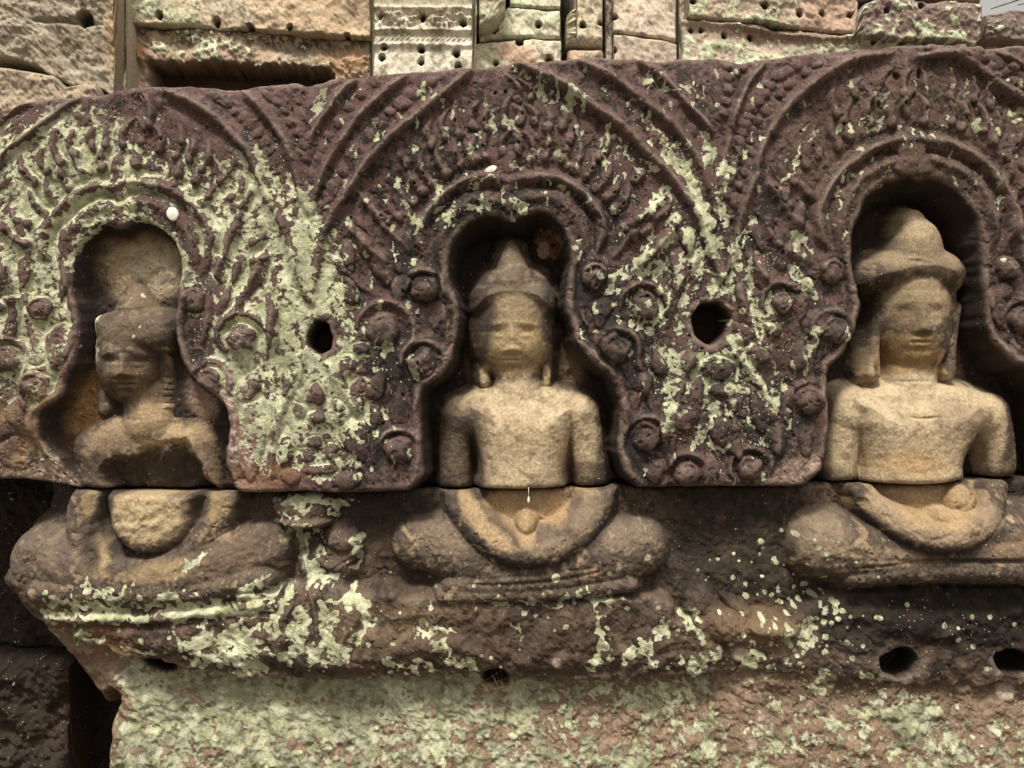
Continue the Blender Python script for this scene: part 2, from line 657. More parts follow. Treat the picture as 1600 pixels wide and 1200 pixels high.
for i, P in enumerate(niche_poly):
    s = g.win(P[:, 0].min() - 160, P[:, 1].min() - 160, P[:, 0].max() + 160, 800)
    d = poly_sdf(g.U[s], g.V[s], P)
    full = np.full(g.U.shape, 400.0, f32)
    full[s] = d
    NICHE_D.append(full)
    SD = np.minimum(SD, full)
    arch_pid.append(new_pid(owners_g, "niche_arch", 0))
    floor_pid.append(new_pid(owners_g, "niche_recess", 0))

# ---- border ridges that rise from the springing points ---------------
ridges = [
    ([(-120, 370), (-50, 325), (0, 270), (15, 240), (50, 212), (82, 185), (105, 166), (126, 154)], 11, 7),
    ([(-120, 300), (-50, 240), (0, 192), (17, 175), (34, 164), (52, 158)], 12, 6),
    ([(262, 144), (300, 160), (332, 180), (357, 203), (385, 232), (399, 262), (415, 300), (434, 337), (448, 370), (463, 417), (482, 470)], 24, 12),
    ([(380, 142), (399, 160), (426, 193), (447, 226), (458, 262), (469, 300), (480, 330)], 20, 9),
    ([(556, 124), (533, 147), (517, 170), (501, 192), (488, 216), (482, 250)], 15, 8),
    ([(634, 122), (597, 151), (565, 180), (538, 217), (519, 246), (506, 274), (495, 305), (490, 330)], 17, 9),
    ([(735, 112), (687, 153), (650, 184), (613, 216), (581, 250), (557, 282), (533, 317), (516, 347), (502, 385), (495, 420), (489, 475)], 20, 11),
    ([(806, 100), (853, 119), (904, 150), (943, 180), (975, 203), (1007, 239), (1039, 268), (1064, 301), (1084, 328), (1099, 365), (1113, 406), (1124, 432)], 23, 12),
    ([(905, 97), (959, 123), (999, 155), (1039, 187), (1067, 217), (1090, 252), (1104, 290), (1116, 332)], 21, 9),
    ([(996, 95), (1027, 113), (1050, 136), (1067, 158), (1092, 184), (1113, 206)], 17, 8),
    ([(1196, 97), (1175, 122), (1160, 152), (1149, 180), (1143, 206), (1135, 240), (1127, 275), (1122, 320)], 15, 8),
    ([(1392, 84), (1336, 93), (1299, 112), (1257, 142), (1231, 166), (1208, 198), (1193, 225), (1184, 252), (1176, 285), (1162, 322), (1152, 364), (1142, 407), (1126, 442)], 21, 11),
    ([(1434, 90), (1478, 86), (1506, 95), (1540, 117), (1568, 137), (1600, 157), (1650, 195), (1700, 250), (1740, 330)], 22, 11),
    ([(1545, 78), (1580, 92), (1620, 115), (1680, 150), (1740, 210)], 16, 8),
]
for pts, w, h in ridges:
    g.ridge(pts, w, h * 1.55, new_pid(owners_g, "border_ridge", 0), taper=0.12)
    g.ridge([(x + 0.0, y + w * 0.8) for x, y in pts], w * 0.8, -5.0, None, taper=0.12)

RIDGE_LINES = [catmull(p, 4) for p, _, _ in ridges]


def near_ridge(x, y):
    return min(np.hypot(P[:, 0] - x, P[:, 1] - y).min() for P in RIDGE_LINES)


def near_niche(x, y):
    i = int(np.argmin(np.abs(UC - x)))
    j = int(np.argmin(np.abs(g.V[:, i] - y)))
    return float(SD[j, i])


# beads that run between neighbouring border ridges
def beads(A, B, n, rows, r, h=5.0, t0=0.04, t1=0.9):
    PA, PB = catmull(A, 10), catmull(B, 10)
    for k in range(n):
        t = t0 + (t1 - t0) * k / (n - 1)
        pa = PA[int(t * (len(PA) - 1))]
        pb = PB[int(t * (len(PB) - 1))]
        w = np.hypot(*(pb - pa))
        m = rows if w > 34 else 1
        if w < 15:
            continue
        for q in range(m):
            f = (q + 1) / (m + 1) if m > 1 else 0.5
            c = pa + (pb - pa) * f + rng.normal(0, 1.5, 2)
            rr = min(r, w * 0.30 / m * 1.5) * rng.uniform(0.8, 1.15)
            ang = math.degrees(math.atan2(*(pb - pa)[::-1]))
            g.boss(c[0], c[1], rr * 1.25, rr * 0.9, ang, h * rng.uniform(0.7, 1.2), k=2.5)


rd = [p for p, _, _ in ridges]
beads(rd[2], rd[3], 15, 1, 10, 5.0, 0.05, 0.8)
beads(rd[5], rd[4], 8, 1, 9)
beads(rd[6], rd[5], 15, 1, 11)
beads(rd[7], rd[8], 15, 1, 10, 3.5)
beads(rd[8], rd[9], 9, 1, 10, 3.5)
beads(rd[11], rd[10], 16, 2, 9, 5.5, 0.05, 0.85)
beads(rd[12], rd[13], 12, 2, 10, 6.5, 0.1, 0.95)
for x, y in [(1140, 105), (1138, 122), (1136, 140), (1133, 158), (1131, 176), (1150, 112), (1162, 104), (1455, 78), (1500, 78), (1525, 84), (1560, 100), (1585, 105), (1555, 118), (1590, 130), (1610, 145)]:
    g.boss(x, y, 9.5, 7.5, 10, 5.0, k=2.5)
for x, y in [(432, 158), (444, 172), (455, 190), (466, 208), (474, 226), (478, 248), (470, 240), (418, 150)]:
    g.boss(x, y, 10, 6.5, 25, 4.5, k=2.5)

# ---- bosses (each a part) and leaves -----------------------------------
placed = []


def scroll(x, y, r, ring=0.0, h=19, ry=None, rot=0, eye=True):
    g.boss(x, y, r, ry or r, rot, h, new_pid(owners_g, "scroll_boss", 0), moat=4.0, k=1.5)
    if ring:
        a0 = rng.uniform(-20, 40)
        sgn = 1 if x % 2 else -1
        pts = [(x + sgn * (ring + 5 - (q + 200) / 40) * math.cos(R(q)), y + (ring + 4 - (q + 200) / 40) * math.sin(R(q))) for q in np.arange(-205 + a0 * 0.6, 20 + a0, 15)]
        g.ridge(pts, 12, 9, None, taper=0.2)
    q0 = rng.uniform(185, 235)
    arc = [(x + 0.62 * r * math.cos(R(q)), y + 0.62 * (ry or r) * math.sin(R(q))) for q in np.arange(q0, q0 + rng.uniform(90, 170), 15)]
    g.groove(arc, 5.5, 4.5, 0.4)
    for _ in range(2):
        g.pit(x + rng.normal(0, r * 0.5), y + rng.normal(0, r * 0.5), rng.uniform(2, 5), rng.uniform(1.5, 3.5), rng.uniform(2, 6), rng.uniform(0, 90))
    placed.append((x, y, max(r, ry or r) + (12 if ring else 3)))


bosses = [
    # left edge of the photograph and the left niche
    (67, 485, 20, 0), (12, 561, 22, 30), (57, 604, 23, 0), (305, 470, 20, 0), (378, 527, 23, 35), (328, 597, 21, 30), (-60, 500, 22, 30), (-70, 640, 24, 0), (-150, 560, 24, 32),
    # between the left and the middle niche
    (600, 516, 27, 43), (663, 452, 21, 30), (660, 566, 23, 33), (622, 703, 22, 32),
    # between the middle and the right niche
    (1007, 479, 23, 34), (930, 432, 20, 0), (962, 547, 24, 33), (1008, 682, 23, 30), (1074, 740, 20, 29), (1172, 732, 20, 30), (1264, 626, 23, 0), (1300, 425, 20, 0),
    (1301, 517, 21, 32), (1220, 474, 19, 31),
    # right edge
    (1575, 420, 20, 0), (1598, 500, 22, 30), (1680, 470, 23, 32), (1720, 600, 24, 0), (1700, 690, 22, 30),
]
for x, y, r, ring in bosses:
    scroll(x, y, r, ring)
for x, y, rx, ry, rot in [(1122, 577, 29, 20, 8), (1130, 669, 25, 26, 0)]:
    scroll(x, y, rx, 0, 10, ry, rot)

leaves = [
    # x, y, rx, ry, rot, h   (hand placed, below the springing points)
    (424, 498, 11, 42, -4, 7), (452, 598, 10, 22, 8, 7), (493, 616, 14, 19, 15, 8), (495, 652, 14, 11, 0, 7), (468, 640, 10, 15, -30, 5), (447, 697, 12, 28, 4, 7),
    (556, 690, 20, 36, -20, 8), (531, 642, 10, 20, -25, 6), (390, 690, 24, 62, 3, 5), (391, 600, 15, 30, 30, 6), (490, 690, 13, 10, 0, 5), (515, 707, 9, 14, 20, 5), (480, 712, 9, 14, -20, 5),
    (497, 735, 26, 9, 0, 5), (452, 745, 17, 13, 20, 5), (540, 750, 24, 14, -10, 5), (352, 470, 9, 28, 20, 6), (400, 440, 10, 30, 25, 6), (372, 420, 9, 24, 20, 6), (345, 420, 9, 24, -10, 6),
    (545, 455, 12, 26, -15, 7), (560, 620, 14, 30, 10, 6), (590, 600, 12, 28, 20, 6), (585, 650, 10, 24, 0, 5), (626, 630, 16, 34, 5, 6), (690, 500, 14, 24, 10, 5), (540, 575, 14, 20, 30, 5),
    (570, 380, 12, 26, -25, 6), (600, 420, 14, 34, -28, 7), (545, 400, 10, 24, -10, 6), (625, 455, 12, 24, 20, 5), (565, 545, 14, 12, 0, 5),
    (1128, 609, 20, 12, 0, 7), (1076, 565, 13, 19, 20, 7), (1027, 565, 12, 24, -10, 7), (1004, 604, 15, 22, 10, 7), (1058, 426, 12, 36, 8, 7), (1182, 552, 20, 11, 35, 6), (1248, 549, 14, 32, 5, 7),
    (1186, 640, 15, 42, -22, 7), (1081, 630, 17, 46, 22, 6), (1229, 634, 10, 32, 0, 6), (1188, 430, 10, 32, -6, 6), (1277, 740, 24, 14, -10, 6), (1205, 515, 16, 10, 20, 6), (1160, 520, 14, 20, -30, 5),
    (940, 490, 16, 26, 10, 5), (985, 640, 14, 26, 0, 5), (1040, 660, 12, 30, 15, 5), (1215, 690, 16, 26, -10, 5), (1150, 700, 12, 22, -20, 5), (1260, 690, 14, 26, 0, 5), (1250, 480, 12, 24, 10, 5),
    (1035, 380, 13, 26, 25, 6), (1075, 378, 12, 24, -12, 7), (1010, 400, 10, 24, 28, 6), (1160, 470, 10, 26, -12, 5), (1185, 370, 11, 26, -10, 4), (1225, 400, 12, 26, 20, 5), (1245, 350, 12, 26, 25, 5),
    (1262, 445, 14, 10, 0, 5), (1110, 730, 14, 20, 0, 5), (1025, 735, 16, 20, 10, 5),
    (20, 500, 12, 34, 10, 6), (95, 545, 20, 36, 8, 6), (35, 650, 22, 30, -20, 6), (20, 710, 30, 26, 0, 5), (100, 440, 9, 34, 4, 6), (40, 430, 11, 34, 8, 6), (5, 420, 11, 40, 0, 6), (60, 545, 14, 24, 0, 4),
    (1560, 480, 14, 34, -8, 6), (1590, 560, 14, 30, -10, 6), (1585, 350, 12, 30, -12, 6), (1570, 455, 12, 14, 0, 5),
]
for x, y, rx, ry, rot, h in leaves:
    g.boss(x, y, rx, ry, rot, h * 1.5, moat=3.0, k=3.0, tear=0.42 * rng.choice([-1, 1]) if ry > 1.3 * rx else 0)
    placed.append((x, y, max(rx, ry) * 0.8))


def halo(cx, cy, rows, a0, a1, size, hh):
    for r, n in rows:
        for k in range(n):
            a = R(a0 + (a1 - a0) * (k + 0.5) / n + rng.normal(0, 1.3))
            rr = r * rng.uniform(0.97, 1.03)
            x, y = cx + rr * math.cos(a), cy - rr * math.sin(a)
            if near_ridge(x, y) < 17 or near_niche(x, y) < 58 or y < np.interp(x, UC, vtop) + 16 or any((x - p[0]) ** 2 + (y - p[1]) ** 2 < (p[2] + size * 0.7) ** 2 for p in placed):
                continue
            rot = 90 - math.degrees(a) + rng.normal(0, 9)
            rx, ry = size * rng.uniform(0.75, 1.1), size * rng.uniform(1.2, 2.1)
            g.boss(x, y, rx, ry, rot, hh * rng.uniform(0.5, 1.35), moat=2.0, k=4.0, tear=0.5 * rng.choice([-1, 1, 1]))
            if rng.random() < 0.5:
                g.boss(x + rng.normal(0, 7), y + rng.normal(0, 9), rx * 0.6, ry * 0.6, rot + 30, hh * 0.7, k=4.0)
            placed.append((x, y, size))
            if rng.random() < 0.45:
                g.pit(x + rng.normal(0, 3), y + rng.normal(0, 5), rng.uniform(1.6, 2.6), 7, rng.uniform(2, 4))


def flames(cx, cy, tiers, a0, a1, seed):
    r = np.random.default_rng(seed)
    for r0, r1, n, w, h in tiers:
        for k in range(n):
            a = R(a0 + (a1 - a0) * (k + 0.5) / n + r.normal(0, 0.9))
            side = 1 if a < math.pi / 2 else -1
            curl = side * r.uniform(0.03, 0.075)
            ra, rb = r0 + r.normal(0, 5), r1 + r.normal(0, 6)
            pts = [(cx + q * math.cos(a + c), cy - q * math.sin(a + c)) for q, c in ((ra, 0), (ra * 0.6 + rb * 0.4, -0.1 * curl), (ra * 0.25 + rb * 0.75, 0.35 * curl), (rb, curl))]
            if any(near_ridge(*p) < 15 or near_niche(*p) < 70 or p[1] < np.interp(p[0], UC, vtop) + 12 for p in pts) or any((pts[1][0] - p[0]) ** 2 + (pts[1][1] - p[1]) ** 2 < (p[2] + 4) ** 2 for p in placed):
                continue
            ww = w * r.uniform(0.8, 1.15)
            g.ridge(pts, ww, h * r.uniform(0.7, 1.2), None, taper=0.55)
            g.groove([(x + ww * 0.62 * math.sin(a), y + ww * 0.62 * math.cos(a)) for x, y in pts], 5, 3.0)
            g.boss(pts[0][0], pts[0][1], ww * 0.5, ww * 0.62, 0, h * 0.8, k=3)
            if r.random() < 0.35:
                g.pit(pts[1][0], pts[1][1], 1.8, 7, 3.2, 90 - math.degrees(a))


flames(195, 425, [(160, 196, 20, 15, 11), (200, 238, 27, 15, 10), (240, 276, 32, 14, 9)], -5, 200, 41)
flames(795, 445, [(206, 244, 26, 15, 10), (248, 288, 32, 15, 9.5), (292, 326, 36, 14, 8)], 5, 175, 42)
flames(1432, 440, [(205, 244, 24, 16, 8.5), (250, 292, 30, 16, 8), (298, 334, 34, 14, 7)], -30, 170, 43)
tendrils = [
    [(636, 452), (648, 432), (672, 428), (690, 448), (695, 480), (700, 520), (690, 548)], [(628, 568), (640, 546), (664, 540), (686, 554), (682, 582), (666, 604), (648, 640), (642, 690)], [(596, 700), (604, 680), (624, 674), (644, 690), (650, 720), (648, 760)],
    [(908, 475), (912, 500), (928, 522)], [(938, 552), (944, 530), (965, 520), (990, 535), (1000, 570), (1010, 610), (1022, 650)], [(983, 690), (990, 664), (1010, 655), (1032, 668), (1040, 705)], [(910, 440), (912, 420), (932, 409), (952, 424), (955, 450)],
    [(1322, 524), (1318, 500), (1300, 493), (1280, 508), (1272, 540), (1264, 580)], [(1282, 430), (1288, 408), (1306, 402), (1322, 416)], [(1242, 640), (1240, 612), (1262, 600), (1285, 612), (1290, 650), (1284, 705)],
    [(288, 480), (292, 456), (310, 449), (326, 462), (328, 495), (318, 535)], [(308, 612), (308, 584), (328, 575), (350, 588), (362, 620), (372, 660), (372, 725)], [(82, 490), (84, 468), (66, 462), (48, 478), (46, 505), (58, 540)], [(80, 600), (70, 580), (48, 582), (36, 606), (42, 640)],
    [(478, 545), (466, 590), (440, 640), (425, 700), (424, 745)], [(505, 562), (540, 612), (575, 670), (584, 720)], [(1085, 545), (1062, 610), (1052, 690), (1048, 735)], [(1140, 545), (1185, 595), (1213, 655), (1212, 715), (1196, 745)],
    [(392, 300), (362, 370), (338, 430)], [(420, 385), (392, 440), (362, 500)], [(442, 440), (424, 520), (412, 575)], [(518, 400), (556, 440), (590, 462)], [(540, 352), (590, 395), (628, 425)], [(560, 300), (600, 350), (640, 390)],
    [(1060, 345), (1020, 395), (968, 445)], [(1090, 400), (1062, 450), (1042, 510)], [(1045, 300), (1000, 350), (960, 400)], [(1160, 380), (1190, 430), (1240, 455)], [(1180, 330), (1222, 385), (1270, 412)], [(1200, 290), (1240, 340), (1290, 380)], [(1150, 430), (1158, 480), (1180, 530)],
    [(330, 320), (352, 370), (358, 420)], [(20, 330), (45, 380), (60, 440)], [(-10, 400), (20, 450), (30, 520)], [(1570, 300), (1590, 360), (1600, 420)],
]
for q in tendrils:
    g.ridge(q, 17, 9, None, taper=0.4)
    g.groove([(x + 8, y + 5) for x, y in q], 8, 1.8)

# small drill pits
for _ in range(110):
    x, y = rng.uniform(0, 1600), rng.uniform(120, 740)
    if near_niche(x, y) < 22 or near_ridge(x, y) < 12 or y < np.interp(x, UC, vtop) + 15:
        continue
    g.pit(x, y, rng.uniform(1.4, 2.4), rng.uniform(4, 9), rng.uniform(1.8, 5), rng.uniform(-30, 30))

# ---- arch mouldings ------------------------------------------------------
for i in range(3):
    d = NICHE_D[i] + 1.6 * g.noise(34, 400 + i, 2.6) * (NICHE_D[i] < 60)
    NICHE_D[i] = d
    cy = (470, 450, 440)[i]
    topw = sstep(cy - 20, cy - 110, g.V)                      # 1 over the head of the arch
    band = 34 + 34 * topw
    fr = sstep(band + 5, band - 7, d)                         # the plain band of the frame
    flat = 2.0 + 2.0 * np.sin(d * 0.16) * topw
    soft = blur(g.H, STEP, 10)
    mixk = fr * (0.25 + 0.65 * topw)
    g.H = np.where(d > 0, g.H * (1 - mixk) + (flat + soft * 0.35) * mixk, g.H)
    # mouldings: an outer and an inner roll over the arch with a groove between, and a rounded lip
    g.H += (12.0 * np.exp(-((d - band + 6) / 8.0) ** 2) + 10.0 * np.exp(-((d - band * 0.42) / 9.5) ** 2) - 8.0 * np.exp(-((d - band * 0.66) / 3.8) ** 2) - 4.0 * np.exp(-((d - band - 9) / 6) ** 2)) * topw
    g.H += (4.0 * np.exp(-((d - 9) / 7) ** 2) - 3.0 * np.exp(-((d - 20) / 3.0) ** 2)) * (1 - topw) * sstep(760, 700, g.V)
    wall = 11 + (9, 17, 22)[i] * topw                          # the reveal: steep at the sides, splayed over the head
    lip = np.where(d < 10, (10 - np.clip(d, -5, 10)) ** 2 / 225 * 13, 0)
    g.H = np.where(d < 60, g.H - lip, g.H)
    fl = floors[i] + 2.0 * g.noise(60, 40 + i, 2.0) + 0.5 * g.noise(14, 50 + i, 1.5)
    fl = fl - 8 * sstep(700, 770, g.V)
    t = sstep(0, 1, np.clip((-d + 1) / wall, 0, 1)) ** 0.8
    g.H = np.where(d < 1.5, g.H * (1 - t) + fl * t, g.H)
    g.pid = np.where((d >= -wall * 0.6) & (d < band + 1) & ((g.pid == 0) | (topw > 0.05)) & (topw > 0.02), arch_pid[i], g.pid)
    g.pid = np.where((d >= -wall * 0.6) & (d < 26) & (g.pid == 0), arch_pid[i], g.pid)
    g.pid = np.where(d < -wall * 0.6, floor_pid[i], g.pid)
# finials over the arches
for x, y, rx, ry in [(190, 278, 15, 32), (190, 338, 12, 16), (793, 262, 15, 24), (796, 300, 13, 14), (796, 322, 9, 11), (1420, 232, 22, 30), (1425, 262, 30, 12)]:
    g.boss(x, y, rx, ry, 0, 5, arch_pid[0 if x < 500 else 1 if x < 1200 else 2], k=5)
for pts, w, h in [([(1418, 60), (1412, 130), (1424, 190)], 22, 6), ([(1440, 110), (1446, 160), (1438, 215)], 14, 7), ([(1408, 130), (1404, 180)], 12, 5), ([(1380, 130), (1397, 160), (1393, 200)], 13, 7),
                  ([(792, 115), (788, 150), (800, 180)], 26, 5), ([(1500, 140), (1515, 180), (1525, 215)], 15, 6), ([(1530, 165), (1545, 205), (1560, 240)], 16, 6), ([(1345, 130), (1365, 160)], 13, 5)]:
    g.ridge(pts, w, h)
g.pit(1437, 116, 4, 14, 9)
g.pit(1400, 120, 4, 10, 7, -25)
g.pit(790, 145, 3, 9)
g.pit(774, 146, 3, 8)
# the left niche's wall breaks away low down on its left
g.H -= 20 * g.blob(60, 735, 80, 45, 10, 0.7) + 14 * g.blob(150, 752, 60, 24, 0, 0.6)

# peg holes
hole_pid = [new_pid(owners_g, "peg_hole", 0) for _ in range(2)]
g.pit(499, 527, 19.5, 75, 26, 0, hole_pid[0], 0.16)
g.pit(1112, 503, 29, 85, 33, 10, hole_pid[1], 0.16)

# ================================================================== THE COURSE UNDER THE FRIEZE
b.H[:] = -58
b.H += 3.0 * b.noise(120, 61, 2.0) + 1.0 * b.noise(30, 62, 1.8)
U, V = b.U, b.V
# the bench under the figures: its face, its overhang, and the plinth it stands on
edge_v = np.interp(U, [-260, 0, 150, 200, 260, 330, 420, 520, 620, 740, 780, 900, 1000, 1100, 1160, 1300, 1400, 1860],
                   [960, 960, 1010, 1030, 1045, 1055, 1062, 1066, 1058, 1050, 1062, 1066, 1064, 1060, 1050, 1070, 1075, 1070]) + 3.0 * b.noise(40, 63, 1.5)
bench_top = np.interp(U, [-260, 0, 100, 420, 560, 600, 1040, 1060, 1240, 1300, 1860], [905, 905, 915, 925, 930, 930, 935, 975, 975, 930, 915]) + 2.0 * b.noise(50, 64)
bench_h = np.interp(U, [-260, 0, 200, 560, 900, 1100, 1300, 1860], [-12, -8, 4, 2, 4, -8, -20, -22])
over = np.interp(U, [-260, 140, 300, 700, 1100, 1180, 1300, 1860], [30, 34, 40, 40, 34, 14, 10, 12])
bench = sstep(bench_top - 14, bench_top + 6, V)
b.H = b.H * (1 - bench) + (bench_h + 2.5 * b.noise(70, 65, 2.0) + 1.0 * b.noise(24, 66, 1.7)) * bench
ud = V - edge_v
b.H -= 14 * sstep(-34, 0, ud) * (over / 40)
plinth_h = bench_h - 14 * (over / 40) - over + 16 * sstep(20, 170, ud) + 2.5 * b.noise(50, 67, 1.8) + 1.1 * b.noise(18, 68, 1.5)
pl = sstep(-1, 11, ud)
b.H = b.H * (1 - pl) + plinth_h * pl
PLINTH = new_pid(owners_b, "plinth", 0)
b.pid = np.where(pl > 0.5, PLINTH, b.pid)
# bench mouldings: a thin fillet left, ridges under the middle figure
b.ridge([(60, 972), (150, 966), (250, 966), (330, 955), (425, 942)], 16, 7)
b.groove([(60, 985), (150, 980), (250, 979), (330, 968), (425, 958)], 12, 6)
b.ridge([(60, 945), (200, 944), (330, 935), (420, 922)], 14, 5)
b.groove([(90, 957), (250, 953), (420, 934)], 9, 5)
b.H -= 7 * b.blob(690, 985, 90, 14, 3, 0.8)
b.ridge([(590, 1032), (660, 1008), (740, 1020), (760, 1040)], 26, 6)
# hanging ornament between the left and the middle figure
orn = new_pid(owners_b, "pendant_ornament", 0)
for x, y, rx, ry, rot, zz in [(470, 800, 54, 34, 0, 34), (470, 822, 36, 8, 0, 14), (527, 858, 36, 42, 0, 26), (527, 852, 20, 18, 0, 10), (500, 900, 44, 40, 0, 14), (543, 962, 25, 28, 0, 16), (446, 975, 18, 52, 12, 12), (500, 985, 60, 62, 0, 8)]:
    b.boss(x, y, rx, ry, rot, zz, orn, lift=6 if y < 850 else 0, k=5, sharp=3)
for pts, w, h in [([(452, 822), (462, 860), (478, 905), (494, 950), (502, 1025)], 7, 8), ([(545, 985), (534, 1010), (548, 1045)], 12, 8), ([(478, 905), (462, 935), (450, 965)], 8, 6), ([(485, 870), (512, 892), (545, 878), (560, 850)], 13, 8), ([(505, 900), (560, 870)], 6, -6)]:
    b.ridge(pts, w, h)
# carved reclining shape right of the middle figure
beast = new_pid(owners_b, "carved_scroll_end", 0)
for x, y, rx, ry, rot, zz in [(1100, 952, 27, 36, -15, 30), (1142, 985, 40, 26, 20, 22), (1205, 987, 44, 13, 4, 20), (1165, 962, 32, 11, 40, 15), (1035, 955, 18, 22, 0, 9), (1020, 1000, 30, 20, 0, 6)]:
    b.boss(x, y, rx, ry, rot, zz, beast if x > 1080 else None, k=6)
b.ridge([(1245, 780), (1240, 860), (1246, 960)], 14, 9)
# weathering lumps low right
b.ridge([(1330, 960), (1450, 985), (1600, 960)], 40, 8)
b.ridge([(1450, 1010), (1520, 985)], 12, 5)
b.H -= 8 * b.blob(1400, 940, 120, 20, 0, 0.8)

# ================================================================== THE THREE SEATED FIGURES
def ell(G, s, x, y, rx, ry, zc, rz, rot=0, p=2.0):
    x, y = at_depth(x, y, zc + rz * 0.3)
    c, sn = math.cos(R(rot)), math.sin(R(rot))
    du, dv = G.U[s] - x, G.V[s] - y
    a, bb = np.abs(du * c + dv * sn) / rx, np.abs(-du * sn + dv * c) / ry
    q = (a ** p + bb ** p) ** (1 / p)
    return zc + rz * np.sqrt(np.clip(1 - q * q, 0, 1)) - np.clip(q - 1, 0, None) * min(rx, ry) * 3.0


def cap(G, s, pts, rz=1.0, p=2.0):
    """Tapered limb through (x, y, radius, z of its axis)."""
    Q = []
    for x, y, r, z in pts:
        x2, y2 = at_depth(x, y, z + r * rz * 0.3)
        Q.append((x2, y2, r, z))
    P = catmull(Q, 6)
    d, t = seg_dist(G.U[s], G.V[s], P)
    L = np.hypot(*np.diff(P[:, :2], axis=0).T)
    cum = np.concatenate([[0], np.cumsum(L)])
    cum /= cum[-1]
    r = np.interp(t, cum, P[:, 2])
    z = np.interp(t, cum, P[:, 3])
    q = d / r
    return z + r * rz * np.clip(1 - q ** p, 0, 1) ** (1 / p) - np.clip(q - 1, 0, None) * r * 3.0


def poly_h(G, s, pts, z, edge, drop):
    P = catmull([at_depth(x, y, z - 0.6 * drop) for x, y in pts], 5, True)
    d = poly_sdf(G.U[s], G.V[s], P)
    t = np.clip(-d / edge, 0, 1)
    return z - drop * (1 - np.sqrt(np.clip(1 - (1 - t) ** 2, 0, 1))) - np.clip(d, 0, None) * 3.0


def gb(G, s, x, y, rx, ry, z=0.0, rot=0):
    x, y = at_depth(x, y, z)
    c, sn = math.cos(R(rot)), math.sin(R(rot))
    du, dv = G.U[s] - x, G.V[s] - y
    return np.exp(-((du * c + dv * sn) / rx) ** 2 - ((-du * sn + dv * c) / ry) ** 2)


def assemble(G, s, pieces, detail=None, k=7.0, merge=4.0):
    """pieces: (pid, height field). Blend them into one skin over the stone behind."""
    Hf = None
    for pid, h in pieces:
        if Hf is None:
            Hf, best, own = h, h, np.full(h.shape, pid, np.int32)
        else:
            own = np.where(h > best, pid, own)
            best = np.maximum(best, h)
            Hf = smax(Hf, h, k)
    if detail is not None:
        Hf = Hf + detail
    H = G.H[s]
    win = Hf > H + 1.0
    G.H[s] = smax(H, Hf, merge)
    G.pid[s] = np.where(win, own, G.pid[s])
    return win


def statue(label, x, z):
    e = empty("seated_statue", ((x - 800) / 1000, 0.06, EYE + (600 - z) / 1000))
    tag(e, label, "statue", "seated figures carved in the niches")
    return e


ST = [statue("seated stone figure with a dark face and chest broken away above a square stump", 215, 925),
      statue("seated stone figure with a cone shaped crown and pale chest between the other two figures", 810, 935),
      statue("seated stone figure wearing a smooth brimmed cap with a bud top, rightmost in its niche", 1440, 915)]


def figure_ids(st):
    ids = {}
    ids['torso'] = new_pid(owners_g, "torso", st)
    ids['arm_a'] = new_pid(owners_g, "upper_arm", st)
    ids['arm_b'] = new_pid(owners_g, "upper_arm", st)
    ids['head'] = new_pid(owners_g, "head", st)
    ids['crown'] = new_pid(owners_g, "crown", ids['head'])
    ids['ear_a'] = new_pid(owners_g, "ear", ids['head'])
    ids['ear_b'] = new_pid(owners_g, "ear", ids['head'])
    return ids


def face(G, s, cx, ey, half, depth, ny, my, asym=0, worn=1.0):
    """Brow, eye sockets, lids, nose, lips and chin added on the front of a head."""
    e = half * 0.45
    x0 = cx + asym
    d = -8.0 * gb(G, s, x0 - e, ey, half * 0.27, half * 0.20, depth) - 8.0 * gb(G, s, x0 + e, ey, half * 0.27, half * 0.20, depth)
    d += 5.0 * gb(G, s, x0 - e, ey + 3, half * 0.19, half * 0.10, depth) + 5.0 * gb(G, s, x0 + e, ey + 3, half * 0.19, half * 0.10, depth)
    d += 3.5 * gb(G, s, x0 - e, ey - half * 0.33, half * 0.30, half * 0.10, depth, -8) + 3.5 * gb(G, s, x0 + e, ey - half * 0.33, half * 0.30, half * 0.10, depth, 8)
    d += 8.0 * gb(G, s, x0, (ey + ny) / 2 - 3, half * 0.12, (ny - ey) * 0.7, depth) + 11.0 * gb(G, s, x0, ny - 1, half * 0.17, half * 0.13, depth)
    d += 4.5 * gb(G, s, x0 - half * .19, ny + 1, half * 0.11, half * 0.09, depth) + 4.5 * gb(G, s, x0 + half * .19, ny + 1, half * 0.11, half * 0.09, depth)
    d -= 4.0 * gb(G, s, x0, ny + half * 0.17, half * 0.25, half * 0.06, depth)
    d += 5.5 * gb(G, s, x0, my - 4, half * 0.27, half * 0.075, depth) + 6.0 * gb(G, s, x0, my + 5, half * 0.22, half * 0.085, depth)
    d -= 3.5 * gb(G, s, x0, my, half * 0.28, half * 0.03, depth) + 4.0 * gb(G, s, x0, my + half * 0.24, half * 0.26, half * 0.07, depth)
    d += 5.0 * gb(G, s, x0, my + half * 0.48, half * 0.22, half * 0.18, depth)
    d += 3.0 * gb(G, s, x0 - half * 0.5, ny + 4, half * 0.25, half * 0.3, depth) + 3.0 * gb(G, s, x0 + half * 0.5, ny + 4, half * 0.25, half * 0.3, depth)
    return d * worn


figmask_g = np.zeros(g.U.shape, bool)

